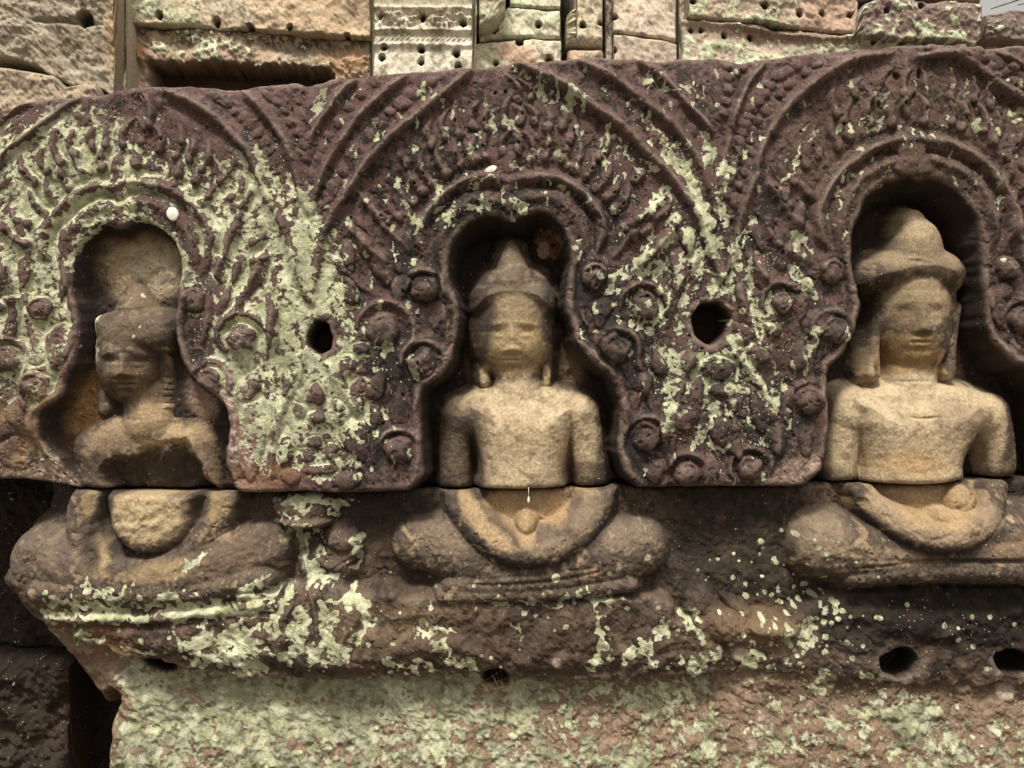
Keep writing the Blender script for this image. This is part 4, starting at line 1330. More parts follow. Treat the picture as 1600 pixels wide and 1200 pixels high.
    strokes = [
        # drips and patches, (points), half width, strength
        ([(1046, 215), (1040, 235), (1055, 250)], 9), ([(1066, 225), (1060, 245)], 7), ([(1072, 255), (1085, 300), (1100, 345), (1113, 400)], 11), ([(1110, 212), (1112, 238)], 9), ([(1112, 250), (1110, 270)], 7),
        ([(1140, 250), (1132, 290), (1127, 310)], 10), ([(1132, 325), (1130, 345)], 7), ([(1062, 325), (1046, 350), (1034, 385), (1020, 430)], 8), ([(1066, 360), (1080, 395), (1100, 425), (1122, 440)], 9),
        ([(1016, 362), (1006, 395), (985, 420)], 6), ([(1170, 336), (1160, 370), (1150, 400), (1136, 440), (1120, 462)], 6), ([(1168, 412), (1178, 470), (1190, 500), (1202, 528)], 6), ([(1240, 372), (1262, 395)], 8),
        ([(1240, 415), (1256, 438)], 7), ([(1268, 440), (1272, 470)], 7), ([(1272, 520), (1264, 575)], 7), ([(1148, 535), (1166, 575), (1190, 602), (1215, 632)], 9), ([(1054, 600), (1052, 660)], 10), ([(1088, 690), (1100, 660), (1120, 645)], 8),
        ([(1105, 700), (1125, 712), (1136, 690)], 7), ([(1145, 600), (1148, 640)], 7), ([(1060, 395), (1055, 440)], 6), ([(950, 462), (975, 440), (1010, 425)], 7), ([(985, 470), (992, 500), (1010, 510)], 5), ([(1040, 465), (1028, 500), (1010, 512)], 4),
        ([(1035, 310), (1022, 330)], 6), ([(1045, 295), (1042, 310)], 5), ([(1007, 255), (1015, 270)], 6), ([(985, 232), (990, 252)], 5), ([(972, 208), (975, 232)], 6), ([(950, 190), (954, 210)], 6), ([(946, 218), (953, 250)], 4), ([(892, 145), (886, 168)], 6), ([(915, 162), (910, 170)], 6),
        ([(870, 135), (863, 150)], 5), ([(846, 118), (846, 140)], 5), ([(824, 112), (825, 128)], 5), ([(804, 112), (806, 122)], 4), ([(768, 170), (770, 195)], 5), ([(800, 178), (806, 200), (815, 206)], 5), ([(832, 210)], 4), ([(745, 206), (747, 216)], 4), ([(832, 222), (822, 250), (808, 255)], 4),
        ([(700, 345), (715, 330)], 5), ([(675, 280), (688, 295), (676, 310)], 6), ([(645, 335), (660, 340), (650, 345)], 8), ([(740, 285), (775, 283)], 5), ([(782, 300), (780, 325)], 5), ([(805, 315), (820, 312)], 5), ([(735, 332), (760, 322)], 4), ([(710, 350), (720, 340)], 4), ([(680, 335), (688, 326)], 5),
        ([(500, 142), (498, 158)], 7), ([(492, 165), (490, 190)], 8), ([(560, 140)], 5), ([(525, 150), (530, 165)], 4), ([(1275, 212), (1235, 260), (1210, 300)], 3), ([(1372, 150), (1368, 175)], 5), ([(1352, 190), (1354, 200)], 4), ([(1375, 190), (1368, 200)], 6), ([(1482, 110), (1480, 122)], 6), ([(1590, 165), (1600, 178)], 7),
        ([(1050, 135), (1060, 140)], 5), ([(1015, 122), (1022, 132)], 8), ([(997, 160)], 5), ([(1095, 130), (1100, 150)], 3), ([(1082, 140), (1095, 155)], 3),
        # round the head of the left niche and the left field
        ([(110, 430), (122, 390), (145, 358), (180, 338)], 7), ([(200, 332), (240, 340), (272, 365), (286, 400), (290, 440)], 8), ([(60, 400), (80, 360), (110, 330), (150, 300)], 6), ([(200, 285), (235, 292)], 7), ([(290, 300), (310, 325), (330, 345)], 8), ([(110, 290), (140, 265), (170, 255)], 8),
        ([(480, 310), (488, 350), (486, 400), (482, 440)], 13), ([(425, 330), (440, 370), (455, 410)], 10), ([(398, 235), (410, 270), (420, 310)], 8), ([(455, 440), (470, 490), (478, 520)], 16), ([(515, 570), (535, 620), (565, 665)], 12), ([(470, 580), (475, 610)], 16),
        ([(450, 550), (500, 556)], 9), ([(440, 640), (432, 700), (436, 735)], 9), ([(560, 720), (520, 730), (490, 750)], 6), ([(400, 700), (410, 740)], 3), ([(520, 420), (505, 470)], 8), ([(540, 660), (575, 690)], 7), ([(500, 470), (490, 500)], 9),
    ]
    for pts, w in strokes:
        L = np.maximum(L, -0.3 + 1.05 * g.stroke_mask(pts, w, 0.55) + 0.10 * n3)
    L = np.where((SD < 0.5) & ~fig, np.minimum(L, -0.25 + 0.5 * g.blob(143, 530, 9, 60, 0, .6)), L)
    for q in hole_pid:
        L = np.where(blur((g.pid == q).astype(f32), STEP, 2) > 0.3, -1, L)
    g.WU, g.WV = g.U + 1.5 * g.noise(14, 520, 1.5), g.V + 1.5 * g.noise(14, 521, 1.5)
    # vertical drips scattered over the dark fields
    r = np.random.default_rng(77)
    for _ in range(420):
        x, y = (r.uniform(480, 1330), r.uniform(110, 750)) if r.random() < 0.8 else (r.uniform(1300, 1600), r.uniform(110, 330))
        if near_niche(x, y) < 10:
            continue
        wdt, ln = r.uniform(2.0, 4.2), r.uniform(0, 13)
        L = np.maximum(L, -0.3 + 0.98 * g.stroke_mask([(x, y), (x + r.normal(0, 2), y + ln)], wdt, 0.6) + 0.06 * n3)
    for x, y, rr in [(205, 300, 9), (170, 290, 8), (1183, 294, 5), (1230, 475, 5), (209, 527, 4), (221, 510, 5), (252, 543, 4), (213, 460, 4), (1380, 290, 3), (1565, 408, 5), (1000, 340, 4), (990, 306, 4), (1015, 324, 4), (888, 303, 5), (878, 293, 5)]:
        L = np.maximum(L, -0.3 + 1.05 * g.blob(x, y, rr, rr, 0, .4))
    g.vig = np.clip(0.90 + 0.16 * g.noise(45, 211, 1.2) + 0.10 * n3, 0.5, 1.2).astype(f32)
    g.lich = np.where(g.V - g.V[:1] < 5, L - 0.4, L)


def _brk_full():
    full = np.full(g.U.shape, 100.0, f32)
    s = g.win(120, 670, 350, 800)
    full[s] = poly_sdf(g.U[s], g.V[s], brk)
    return full


def paint_lower():
    n1, n2, n3 = b.noise(90, 301, 1.3), b.noise(35, 302, 1.1), b.noise(14, 303, 0.9)
    b.alb[:] = (0.085, 0.058, 0.044)
    b.tint(0.4 + 0.3 * n1, BROWN)
    b.tint(sstep(0.1, 1.2, n1 - 0.4 * n2 + 0.3 * n3) * 0.5, (0.135, 0.092, 0.062))
    b.tint(sstep(0.0, 1.4, n2 + 0.5 * n3) * 0.55, (0.055, 0.042, 0.036))
    b.tint(sstep(0.4, 1.6, -n2 + 0.5 * n3) * 0.5, (0.14, 0.10, 0.072))
    b.tint(sstep(0.2, 1.3, 0.8 * n2 + 0.7 * n3) * 0.55, (0.024, 0.018, 0.015))
    worn = np.clip((b.H - blur(b.H, STEP, 9)) / 5.0 - 0.2, 0, 1)
    b.tint(worn * (0.5 + 0.25 * n2), (0.165, 0.128, 0.10))
    b.tint(sstep(0.5, 1.5, b.noise(55, 311, 1.2) + 0.5 * n3) * 0.75, (0.020, 0.015, 0.013))
    b.tint(b.blob(870, 1045, 300, 16, 0, .7) * 0.5, (0.05, 0.033, 0.022))
    # black growth behind the figures; shade painted into the left undercut and gap
    back = sstep(990, 930, b.V)
    b.tint(b.blob(1145, 850, 115, 105, 0, .5) * (0.88 + 0.08 * n2), (0.024, 0.018, 0.014))
    b.tint(b.blob(600, 800, 100, 44, 0, .6) * 0.85, (0.026, 0.020, 0.016))
    b.tint(b.blob(610, 890, 60, 50, 30, .6) * 0.6, (0.055, 0.038, 0.026))
    b.tint(b.blob(1540, 965, 290, 62, 0, .5) * (0.92 + 0.06 * n2), (0.010, 0.0075, 0.006))
    b.tint(b.blob(90, 1080, 80, 60, 40, .6) * 0.7, (0.05, 0.034, 0.022))  # shade of the left undercut, painted into the stone colour
    b.tint(b.blob(70, 790, 60, 26, -10, .6) * 0.8, (0.03, 0.022, 0.018))  # darkness of the gap below the upper block, painted in
    b.tint(b.blob(1270, 920, 70, 50, 0, .6) * 0.6, (0.040, 0.029, 0.023))
    b.tint(b.blob(810, 1010, 260, 50, 0, .5) * (0.6 + 0.25 * n2), (0.060, 0.040, 0.028))
    b.tint(b.blob(1600, 775, 60, 30, 0, .6) * 0.8, (0.03, 0.022, 0.018))
    figs = np.isin(b.pid, list(J1.values()) + list(J2.values()) + list(J3.values()))
    fm = sstep(0.2, 0.8, blur(figs.astype(f32), STEP, 3.0))
    b.tint(fm * 0.8, (0.074, 0.057, 0.046))
    b.tint(fm * sstep(-0.3, 1.2, n2 + 0.6 * n3) * 0.75, (0.034, 0.027, 0.024))
    b.tint(fm * sstep(-0.2, 1.2, -n2 + 0.4 * n3) * 0.55, (0.165, 0.126, 0.094))

    def tan(lst, col, amt=1.0, rag=0.16):
        m = np.zeros(b.U.shape, f32)
        for q in lst:
            m = np.maximum(m, b.blob(*q))
        b.tint(fm * sstep(0.05, 0.95, m + rag * n2 + 0.06 * n3) * amt, col)

    # middle
    tan([(826, 795, 68, 36, 0, .4), (738, 800, 14, 40, -30, .5), (775, 835, 36, 14, 35, .5), (822, 825, 18, 24, 0, .4)], (0.36, 0.255, 0.145), 0.95)
    tan([(850, 790, 40, 26, 0, .5)], (0.36, 0.225, 0.125), 0.7)
    tan([(920, 800, 26, 36, 25, .5), (860, 850, 40, 14, -15, .6)], (0.20, 0.15, 0.105), 0.9)
    tan([(690, 845, 50, 26, 10, .6), (980, 838, 50, 22, -8, .6)], (0.19, 0.145, 0.105), 0.8)
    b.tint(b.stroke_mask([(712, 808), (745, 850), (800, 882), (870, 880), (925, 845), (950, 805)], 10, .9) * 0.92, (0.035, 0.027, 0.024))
    b.tint(b.stroke_mask([(765, 800), (790, 830), (805, 840)], 7, .9) * 0.6, (0.10, 0.07, 0.05))
    # right
    tan([(1448, 795, 90, 36, 0, .4), (1500, 788, 30, 30, 0, .5)], (0.36, 0.25, 0.14), 0.95)
    tan([(1380, 800, 22, 30, -40, .5), (1450, 835, 60, 14, 8, .5), (1540, 815, 22, 30, 20, .5)], (0.27, 0.20, 0.135), 0.95)
    tan([(1285, 840, 40, 40, 0, .6), (1400, 868, 60, 12, 0, .6)], (0.23, 0.17, 0.12), 0.85)
    tan([(1580, 850, 60, 24, 0, .6)], (0.19, 0.13, 0.085), 0.8)
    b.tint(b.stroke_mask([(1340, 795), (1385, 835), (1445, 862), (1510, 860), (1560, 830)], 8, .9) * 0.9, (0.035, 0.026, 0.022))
    # left
    tan([(235, 806, 58, 44, 0, .3)], (0.39, 0.30, 0.185), 1.0)
    tan([(132, 785, 10, 22, 0, .5), (330, 790, 26, 30, 20, .5), (150, 870, 20, 30, -20, .5), (255, 890, 50, 16, -10, .6)], (0.27, 0.195, 0.115), 0.9)
    b.tint((b.blob(160, 795, 16, 26, 0, .5) + b.blob(310, 790, 13, 24, 0, .5) + b.blob(180, 850, 14, 18, 30, .6) + b.blob(140, 865, 14, 40, -10, .7)) * 0.85, (0.028, 0.022, 0.019))
    b.tint(b.blob(70, 860, 60, 40, 0, .6) * 0.7, (0.14, 0.105, 0.082))
    b.tint(b.blob(360, 870, 60, 30, -25, .6) * 0.7, (0.165, 0.115, 0.080))
    # underside left, ochre dust
    b.tint(b.blob(150, 1030, 90, 60, 35, .6) * (0.6 + 0.2 * n2), (0.16, 0.090, 0.040))
    b.tint(b.blob(610, 975, 100, 30, 0, .7) * (0.45 + 0.25 * n2), (0.19, 0.135, 0.085))
    b.tint(b.blob(1190, 985, 80, 30, 10, .6) * 0.6, (0.20, 0.13, 0.075))
    # plinth: warm reddish stone between the lichens
    pm = sstep(-4, 8, ud)
    b.tint(pm * 0.85, (0.175, 0.122, 0.084))
    b.tint(pm * sstep(0.2, 1.2, n2 + 0.5 * n3) * 0.6, (0.13, 0.078, 0.05))
    b.tint(pm * sstep(0.5, 1.4, -n2 + 0.6 * n3) * 0.5, (0.26, 0.185, 0.14))
    b.tint(sstep(1120, 1080, b.V) * sstep(1160, 1260, b.U) * pm * 0.6, (0.085, 0.055, 0.036))
    for x, y, q in [(1198, 1139, 10), (1160, 1025, 11), (1180, 1170, 7), (1465, 1170, 9), (870, 1035, 7), (1590, 1090, 14)]:
        b.tint(b.blob(x, y, q, q, 0, .4) * 0.8, (0.42, 0.33, 0.28))
    for q in hb:
        b.tint((b.pid == q) * 0.9, (0.02, 0.014, 0.011))
    b.alb *= (1 - 0.16 * (1 - pm))[..., None]
    # ---- lichen
    b.set_warp(600)
    L = np.full(b.U.shape, -0.30, f32)
    dens = np.interp(b.U, [140, 180, 500, 760, 1000, 1150, 1260, 1700], [0.60, 0.96, 1.0, 0.92, 0.84, 0.74, 0.64, 0.72]).astype(f32)
    L = np.where(pm > 0, -0.3 + pm * (dens - 0.0) + 0.26 * n2 * pm + 0.17 * n3 * pm, L)
    L += pm * (0.18 * b.blob(500, 1110, 330, 50, 0, .5) - 0.30 * b.blob(1180, 1110, 120, 40, -15, .6) - 0.35 * b.blob(1500, 1090, 150, 30, 0, .6) + 0.2 * b.blob(1400, 1130, 120, 60, 0, .5) - 0.18 * b.blob(930, 1150, 90, 40, 0, .6))
    strokes = [
        ([(65, 968), (150, 960), (250, 960), (330, 950), (418, 938)], 11), ([(80, 945), (200, 938)], 8), ([(220, 935), (280, 940)], 8), ([(300, 1005), (360, 1000), (400, 1010)], 20), ([(330, 1030), (400, 1045)], 16), ([(110, 1000), (150, 1002)], 9), ([(240, 1005), (200, 1015)], 6),
        ([(150, 915), (190, 925)], 7), ([(290, 890), (330, 872)], 6), ([(385, 930), (410, 900)], 9), ([(440, 790), (480, 785), (520, 788)], 11), ([(425, 815), (470, 818)], 4), ([(452, 840), (462, 875), (478, 905)], 10), ([(470, 830), (490, 835)], 6),
        ([(485, 865), (500, 880)], 6), ([(475, 890), (500, 905)], 9), ([(550, 850), (560, 870), (540, 890)], 7), ([(450, 930), (440, 955), (430, 980)], 7), ([(475, 965), (470, 1005), (450, 1022)], 18), ([(490, 1010)], 18), ([(510, 950), (515, 990), (525, 1025)], 12),
        ([(530, 940), (560, 935), (572, 955)], 6), ([(570, 975), (555, 1005)], 8), ([(600, 1042), (640, 1046), (690, 1052)], 6), ([(625, 1005)], 8), ([(680, 1005), (700, 1015)], 9), ([(715, 1035), (745, 1048)], 8), ([(655, 985), (700, 985)], 6),
        ([(940, 960), (938, 1000), (930, 1040)], 10), ([(1030, 985), (1040, 975)], 10), ([(1015, 1000), (985, 1025)], 9), ([(1020, 1040)], 9), ([(1080, 970), (1095, 990)], 8), ([(1120, 1030), (1090, 1040)], 12), ([(1185, 1030)], 13), ([(1260, 970), (1270, 990)], 9), ([(1308, 940), (1312, 955)], 7), ([(1260, 1000), (1240, 990)], 6),
        ([(700, 944), (790, 939), (880, 938), (960, 936)], 4), ([(925, 940), (958, 942)], 9), ([(740, 944)], 7), ([(668, 938)], 5), ([(1280, 1080), (1300, 1060)], 10), ([(1350, 1050), (1365, 1060)], 6), ([(805, 985), (815, 1000)], 5),
    ]
    for pts, w in strokes:
        L = np.maximum(L, -0.3 + 1.08 * b.stroke_mask(pts, w, 0.6) + 0.16 * n3 + 0.06 * n2)
    L += 0.30 * b.blob(540, 900, 60, 60, 0, .6) + 0.25 * b.blob(350, 960, 90, 60, 0, .6) + 0.22 * b.blob(1240, 1000, 90, 60, 0, .6) + 0.2 * b.blob(180, 1040, 70, 40, 30, .6)
    b.warp = False
    r = np.random.default_rng(78)
    for _ in range(260):
        x, y = (r.normal(1240, 60), r.normal(970, 60)) if r.random() < 0.6 else (r.uniform(40, 1600), r.uniform(900, 1060))
        if y < 800:
            continue
        q = r.uniform(1.5, 6.5)
        L = np.maximum(L, -0.3 + 0.98 * b.blob(x, y, q, q, 0, .5) + 0.05 * n3)
    L -= 1.0 * sstep(185, 150, b.U + 14 * n2) * sstep(1010, 1050, b.V)
    for x, y, q in [(1011, 871, 6), (952, 895, 5), (966, 889, 5.5), (868, 900, 8), (981, 901, 2.5), (949, 905, 3), (225, 930, 6)]:
        L = np.maximum(L, -0.3 + 1.1 * b.blob(x, y, q, q, 0, .35))
    L = np.where(b.pid == hb[1], -1, L)
    for q in hb:
        L = np.where(b.pid == q, -1, L)
    b.vig = np.clip((0.92 + 0.16 * b.noise(50, 312, 1.2) + 0.14 * n3) * (1 - 0.22 * pm), 0.35, 1.2).astype(f32)
    b.lich = L


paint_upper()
paint_lower()

# the hidden faces: top, bottom and left sides run back into the wall
def back_rows(G, where, depth):
    def cat(A, B, ax, first):
        return np.concatenate([B, A] if first else [A, B], axis=ax)
    ax = 0 if where in ("top", "bottom") else 1
    first = where in ("top", "left")
    i = 0 if first else -1
    take = (lambda A: np.take(A, [i], axis=ax))
    for nm in ("U", "V", "pid", "alb", "lich", "vig"):
        A = getattr(G, nm)
        B = take(A).copy()
        if nm == "lich":
            B[:] = -1
        if nm == "pid":
            B[:] = B if where == "never" else 0
        setattr(G, nm, cat(A, B, ax, first))
    Hb = take(G.H).copy()
    Hb[:] = depth
    G.H = cat(G.H, Hb, ax, first)


for wh in ("top", "bottom"):
    back_rows(g, wh, -300)
for wh in ("left", "right"):
    back_rows(g, wh, -300)
for wh in ("top", "left", "right"):
    back_rows(b, wh, -300)

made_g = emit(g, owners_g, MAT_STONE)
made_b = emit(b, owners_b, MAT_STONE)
tag(made_g[0], "upper sandstone block carved with arched niches, scrolls and flame leaves, streaked with green lichen", "carved block")
tag(made_b[0], "lower sandstone block carrying the seated laps, its plinth crusted with pale green lichen", "carved block")

# ================================================================== STONES BEHIND
def rock(name, label, cat, poly, depth, col, lichen=0.0, col2=None, rough=2.0, edge=5, holes=(), feats=None, step=2.2, thick=220, group="stones of the wall behind", mat=None, seed=1, tool=None, round_=5.5, parent=None):
    """One block of the wall behind: an outline seen at x, y on the face plane, set back by depth mm."""
    k = (DIST * 1000 + depth) / (DIST * 1000)
    P = np.array([(800 + (x - 800) * k, 600 + (y - 600) * k) for x, y in poly], float)
    # sides follow the outline: top and bottom curves by column
    n = len(P)
    x0, x1 = P[:, 0].min(), P[:, 0].max()
    ncol = max(12, int((x1 - x0) / (step * k)))
    us = np.linspace(x0 + 0.01, x1 - 0.01, ncol)
    lo, hi = np.full(ncol, 1e9), np.full(ncol, -1e9)
    for i in range(n):
        (xa, ya), (xb, yb) = P[i], P[(i + 1) % n]
        if abs(xa - xb) < 1e-6:
            continue
        m = (us >= min(xa, xb)) & (us <= max(xa, xb))
        y = ya + (yb - ya) * (us - xa) / (xb - xa)
        lo[m] = np.minimum(lo[m], y[m])
        hi[m] = np.maximum(hi[m], y[m])
    rr = np.random.default_rng(seed)

    def wb(amp, s):
        z = np.convolve(rr.standard_normal(ncol + 60), np.exp(-0.5 * (np.arange(-20, 21) / s) ** 2), 'same')[30:30 + ncol]
        return amp * z / (z.std() + 1e-6)

    lo = lo + wb(edge * 0.22, 6) + wb(edge * 0.1, 2)
    hi = hi + wb(edge * 0.22, 6) + wb(edge * 0.1, 2)
    nrow = max(12, int((hi - lo).max() / (step * k)))
    t = np.linspace(0, 1, nrow)[:, None]
    G = Grid(np.broadcast_to(us, (nrow, ncol)).copy(), lo[None] + t * (hi - lo)[None], step * k)
    # wavy side edges
    rowsw = np.convolve(rr.standard_normal(nrow + 60), np.exp(-0.5 * (np.arange(-20, 21) / 5) ** 2), 'same')[30:30 + nrow]
    rowsw = edge * 0.22 * rowsw / (rowsw.std() + 1e-6)
    w = np.linspace(-1, 1, ncol)[None, :]
    G.U = (G.U + rowsw[:, None] * np.abs(w) ** 6 * np.sign(w) * 0.6).astype(f32)
    G._bounds()
    n1, n2, n3 = G.noise(120, seed * 7 + 1, 1.4), G.noise(28, seed * 7 + 2, 1.2), G.noise(9, seed * 7 + 3, 1.0)
    G.H = (0.75 * rough * (1.4 * n1 + 0.5 * n2 + 0.22 * n3)).astype(f32)
    G.n = (n1, n2, n3)
    G.k = k
    if tool:
        ang, per, amp = tool[0], tool[1], tool[2] * 0.3
        ph = (G.U * math.cos(R(ang)) + G.V * math.sin(R(ang))) / per
        G.H += amp * np.sin(2 * math.pi * (ph + 0.5 * n2 + 0.2 * n3)) * np.clip(0.5 + 0.6 * n2, 0, 1.3)
    if mat is None:
        pale = lambda c: tuple(min(0.70, 1.42 * (0.72 * q + 0.28 * (0.3 * c[0] + 0.6 * c[1] + 0.1 * c[2]))) for q in c)
        col = pale(col)
        col2 = pale(col2) if col2 else None
    G.alb[:] = col
    if col2 is not None:
        G.tint(np.clip(0.45 + 0.45 * n1 + 0.3 * n2, 0, 1), col2)
    G.tint(sstep(0.8, 2.0, n3 + 0.5 * n2) * 0.5, tuple(c * 0.45 for c in col))
    G.tint(sstep(0.8, 2.0, -n3 + 0.4 * n2) * 0.4, tuple(min(0.6, c * 1.45) for c in col))
    if mat is None:
        G.tint(sstep(0.7, 1.9, n2 + 0.6 * n1 + 0.3 * n3) * 0.6, (0.115, 0.095, 0.07))
        G.tint(sstep(0.9, 1.8, -n1 + 0.7 * n2) * 0.5, (0.26, 0.235, 0.185))
        G.vig = np.clip(0.92 + 0.2 * n2, 0.5, 1.15).astype(f32)
    G.lich = (-0.35 + lichen + (0.16 if mat is None and lichen > 0.2 else 0.0) + 0.30 * n2 + 0.22 * n3 + 0.12 * n1).astype(f32)
    q = lambda x, y: (800 + (x - 800) * k, 600 + (y - 600) * k)
    G.q = q
    if feats:
        feats(G, q, k)
    for hx, hy, hr in holes:
        x, y = q(hx, hy)
        G.pit(x, y, hr * k, 34, hr * k * rr.uniform(0.95, 1.25), rr.uniform(-20, 20), None, 0.25)
        m = G.blob(x, y, hr * k * 0.95, hr * k, 0, 0.15)
        G.tint(m * 0.9, (0.02, 0.017, 0.014))
        G.lich = np.where(m > 0.3, -1, G.lich)
    if round_:
        for dd in (G.V - G.V[:1], G.V[-1:] - G.V, G.U - G.U[:, :1], G.U[:, -1:] - G.U):
            G.H = edge_round(G.H, dd, float(round_))
    G.H = (G.H - depth).astype(f32)
    for wh in ("top", "bottom", "left", "right"):
        back_rows(G, wh, -depth - thick)
    # a joining back row keeps the block closed
    made = emit(G, {0: (name, parent)}, mat or MAT_BACK)[0]
    tag(made, label, cat, group)
    return made


TANB, PALE, REDD = (0.235, 0.195, 0.135), (0.47, 0.425, 0.32), (0.42, 0.22, 0.12)


def f_left(G, q, k):
    x, y = q(30, 32)
    G.groove([q(50, 30), q(90, 34), q(125, 36), q(160, 38)], 9 * k, 14, smooth=False)
    G.ridge([q(140, 120), q(172, 105)], 20 * k, 8)
    G.tint(G.blob(*q(173, 60), 9 * k, 60 * k, 0, .8) * 0.6, (0.30, 0.19, 0.08))
    G.tint(G.blob(*q(120, 70), 120 * k, 14 * k, -5, .8) * 0.4, (0.17, 0.125, 0.08))


rock("wall_stone", "large brown rough stone with one square hole in the upper left corner", "stone block",
     [(-300, -160), (184, -160), (183, 60), (178, 150), (160, 143), (130, 142), (96, 128), (50, 99), (20, 90), (-300, 84)], 330, TANB, -0.2, (0.19, 0.15, 0.10), 4.0, 5, [(133, 30, 12)], f_left, seed=3, tool=(80, 22, 1.6))
rock("wall_stone", "low brown rounded stone wedged beneath the large holed stone at upper left", "stone block",
     [(-300, 100), (0, 103), (40, 110), (80, 116), (98, 134), (118, 127), (148, 131), (156, 150), (156, 320), (-300, 320)], 300, (0.24, 0.175, 0.11), -0.25, (0.19, 0.14, 0.09), 4.0, 5, (), None, seed=4, tool=(75, 26, 1.5))
rock("wall_slab", "narrow upright tan slab edge beside the large brown holed stone", "stone slab",
     [(186, -160), (199, -160), (200, 320), (184, 320)], 370, (0.34, 0.27, 0.17), -0.1, None, 3.0, 4, (), None, seed=5, round_=4)


def f_lintel(G, q, k):
    G.lich += 0.75 * G.blob(*q(240, 15), 70 * k, 60 * k, 0, .6) - 0.25
    G.tint(G.blob(*q(500, 20), 90 * k, 60 * k, 0, .7) * 0.6, (0.46, 0.33, 0.21))
    G.tint(G.blob(*q(270, 30), 40 * k, 30 * k, 0, .7) * 0.3, (0.36, 0.40, 0.24))


rock("wall_stone", "tan chisel dressed stone with five small drill holes above the dark slot", "stone block",
     [(203, -160), (578, -160), (580, 58), (480, 53), (400, 47), (340, 43), (204, 38)], 400, (0.38, 0.275, 0.165), 0.05, (0.30, 0.25, 0.16), 2.6, 5, [(250, 25, 5.5), (338, 34, 6), (391, 45, 6), (453, 42, 5), (541, 55, 5)], f_lintel, seed=6, tool=(35, 8, 1.6))


def f_slot(G, q, k):
    P = np.array([q(*p) for p in [(231, 98), (300, 101), (380, 104), (450, 104), (512, 110), (522, 118), (522, 330), (231, 330)]])
    d = poly_sdf(G.U, G.V, P) + 2.5 * G.n[1]
    t = sstep(5, -7, d)
    G.H -= 75 * t
    G.tint(t, (0.060, 0.038, 0.025))
    G.lich -= 1.2 * t
    up = sstep(*[q(0, a)[1] for a in (85, 50)], G.V)
    G.tint(sstep(-0.5, 0.7, G.n[1] + 0.6 * G.n[2] + 0.2) * sstep(*[q(0, a)[1] for a in (88, 66)], G.V) * 0.85, (0.035, 0.028, 0.018))
    G.tint(G.blob(*q(215, 85), 12 * k, 14 * k, 0, .6), (0.30, 0.14, 0.07))
    G.tint(G.blob(*q(215, 120), 14 * k, 30 * k, 0, .6) * 0.8, (0.40, 0.28, 0.19))
    G.tint(G.blob(*q(540, 95), 40 * k, 20 * k, 0, .6) * 0.6, (0.34, 0.19, 0.09))
    G.lich += 0.5 * G.blob(*q(300, 72), 90 * k, 22 * k, 0, .7)
    G.H += 8 * G.blob(*q(390, 90), 190 * k, 12 * k, 1, .8)


rock("wall_stone", "stained stone with a long dark recessed slot just above the frieze", "stone block",
     [(203, 42), (340, 47), (400, 51), (480, 57), (580, 63), (579, 330), (203, 330)], 420, (0.28, 0.20, 0.12), 0.12, (0.22, 0.15, 0.09), 5.0, 6, (), f_slot, seed=7, tool=(10, 14, 1.5))


def f_pil(G, q, k):
    for y, a in [(13, 5), (47, 4), (54, -3), (70, 4)]:
        G.ridge([q(575, y), q(750, y + 1)], 8 * k, a * 1.4, taper=0, smooth=False)
    band = G.blob(*q(660, 30), 90 * k, 13 * k, 0, .3)
    G.H += band * (5.0 * G.n[1] + 2.0 * G.n[2])
    band2 = G.blob(*q(660, 62), 90 * k, 6 * k, 0, .3)
    ph = (G.U + G.V) / (8 * k)
    G.H += band2 * 2.2 * np.sin(2 * math.pi * ph)
    G.tint(G.blob(*q(660, 2), 90 * k, 9 * k, 0, .4) * 0.7, (0.21, 0.18, 0.12))


rock("wall_pilaster", "pale buff pilaster block with carved bands and rows of drill holes", "pilaster",
     [(583, -160), (744, -160), (746, 20), (742, 60), (738, 330), (580, 330)], 360, PALE, -0.05, (0.42, 0.37, 0.25), 1.6, 4,
     [(596, 25, 5), (661, 27, 5.5), (723, 35, 6), (600, 74, 5), (658, 77, 5.5), (713, 83, 6), (597, 90, 4.5), (658, 96, 5), (716, 104, 5)], f_pil, seed=8)
rock("wall_stone", "rounded mossy green stone lump beside the pale banded pilaster", "stone block",
     [(748, -160), (792, -160), (790, 8), (775, 28), (760, 38), (746, 40)], 350, (0.30, 0.27, 0.16), 0.35, None, 5, 5, (), None, seed=9, round_=22)
rock("wall_stone", "pale green stone with two drill holes to the right of the banded pilaster", "stone block",
     [(748, 44), (762, 40), (780, 30), (794, 12), (796, 14), (876, 16), (877, 58), (830, 57), (800, 58), (748, 64)], 400, (0.44, 0.42, 0.28), 0.42, (0.40, 0.36, 0.24), 2.0, 4, [(773, 47, 4.5), (842, 39, 4.5)], None, seed=10, tool=(60, 9, .8))
rock("wall_stone", "narrow green topped stone course over the two-holed pale green stone", "stone block",
     [(796, -160), (878, -160), (877, 12), (845, 13), (796, 10)], 400, (0.42, 0.39, 0.27), 0.4, (0.36, 0.30, 0.2), 2.0, 4, (), None, seed=11)


def f_pink(G, q, k):
    G.tint(sstep(0.2, 0.6, G.blob(*q(810, 85), 34 * k, 16 * k, 12, .6) + 0.25 * G.n[2]) * 0.8, (0.42, 0.27, 0.19))
    G.lich -= 0.9 * G.blob(*q(810, 85), 34 * k, 16 * k, 12, .6) + 0.5 * G.blob(*q(865, 90), 20 * k, 30 * k, 0, .6)


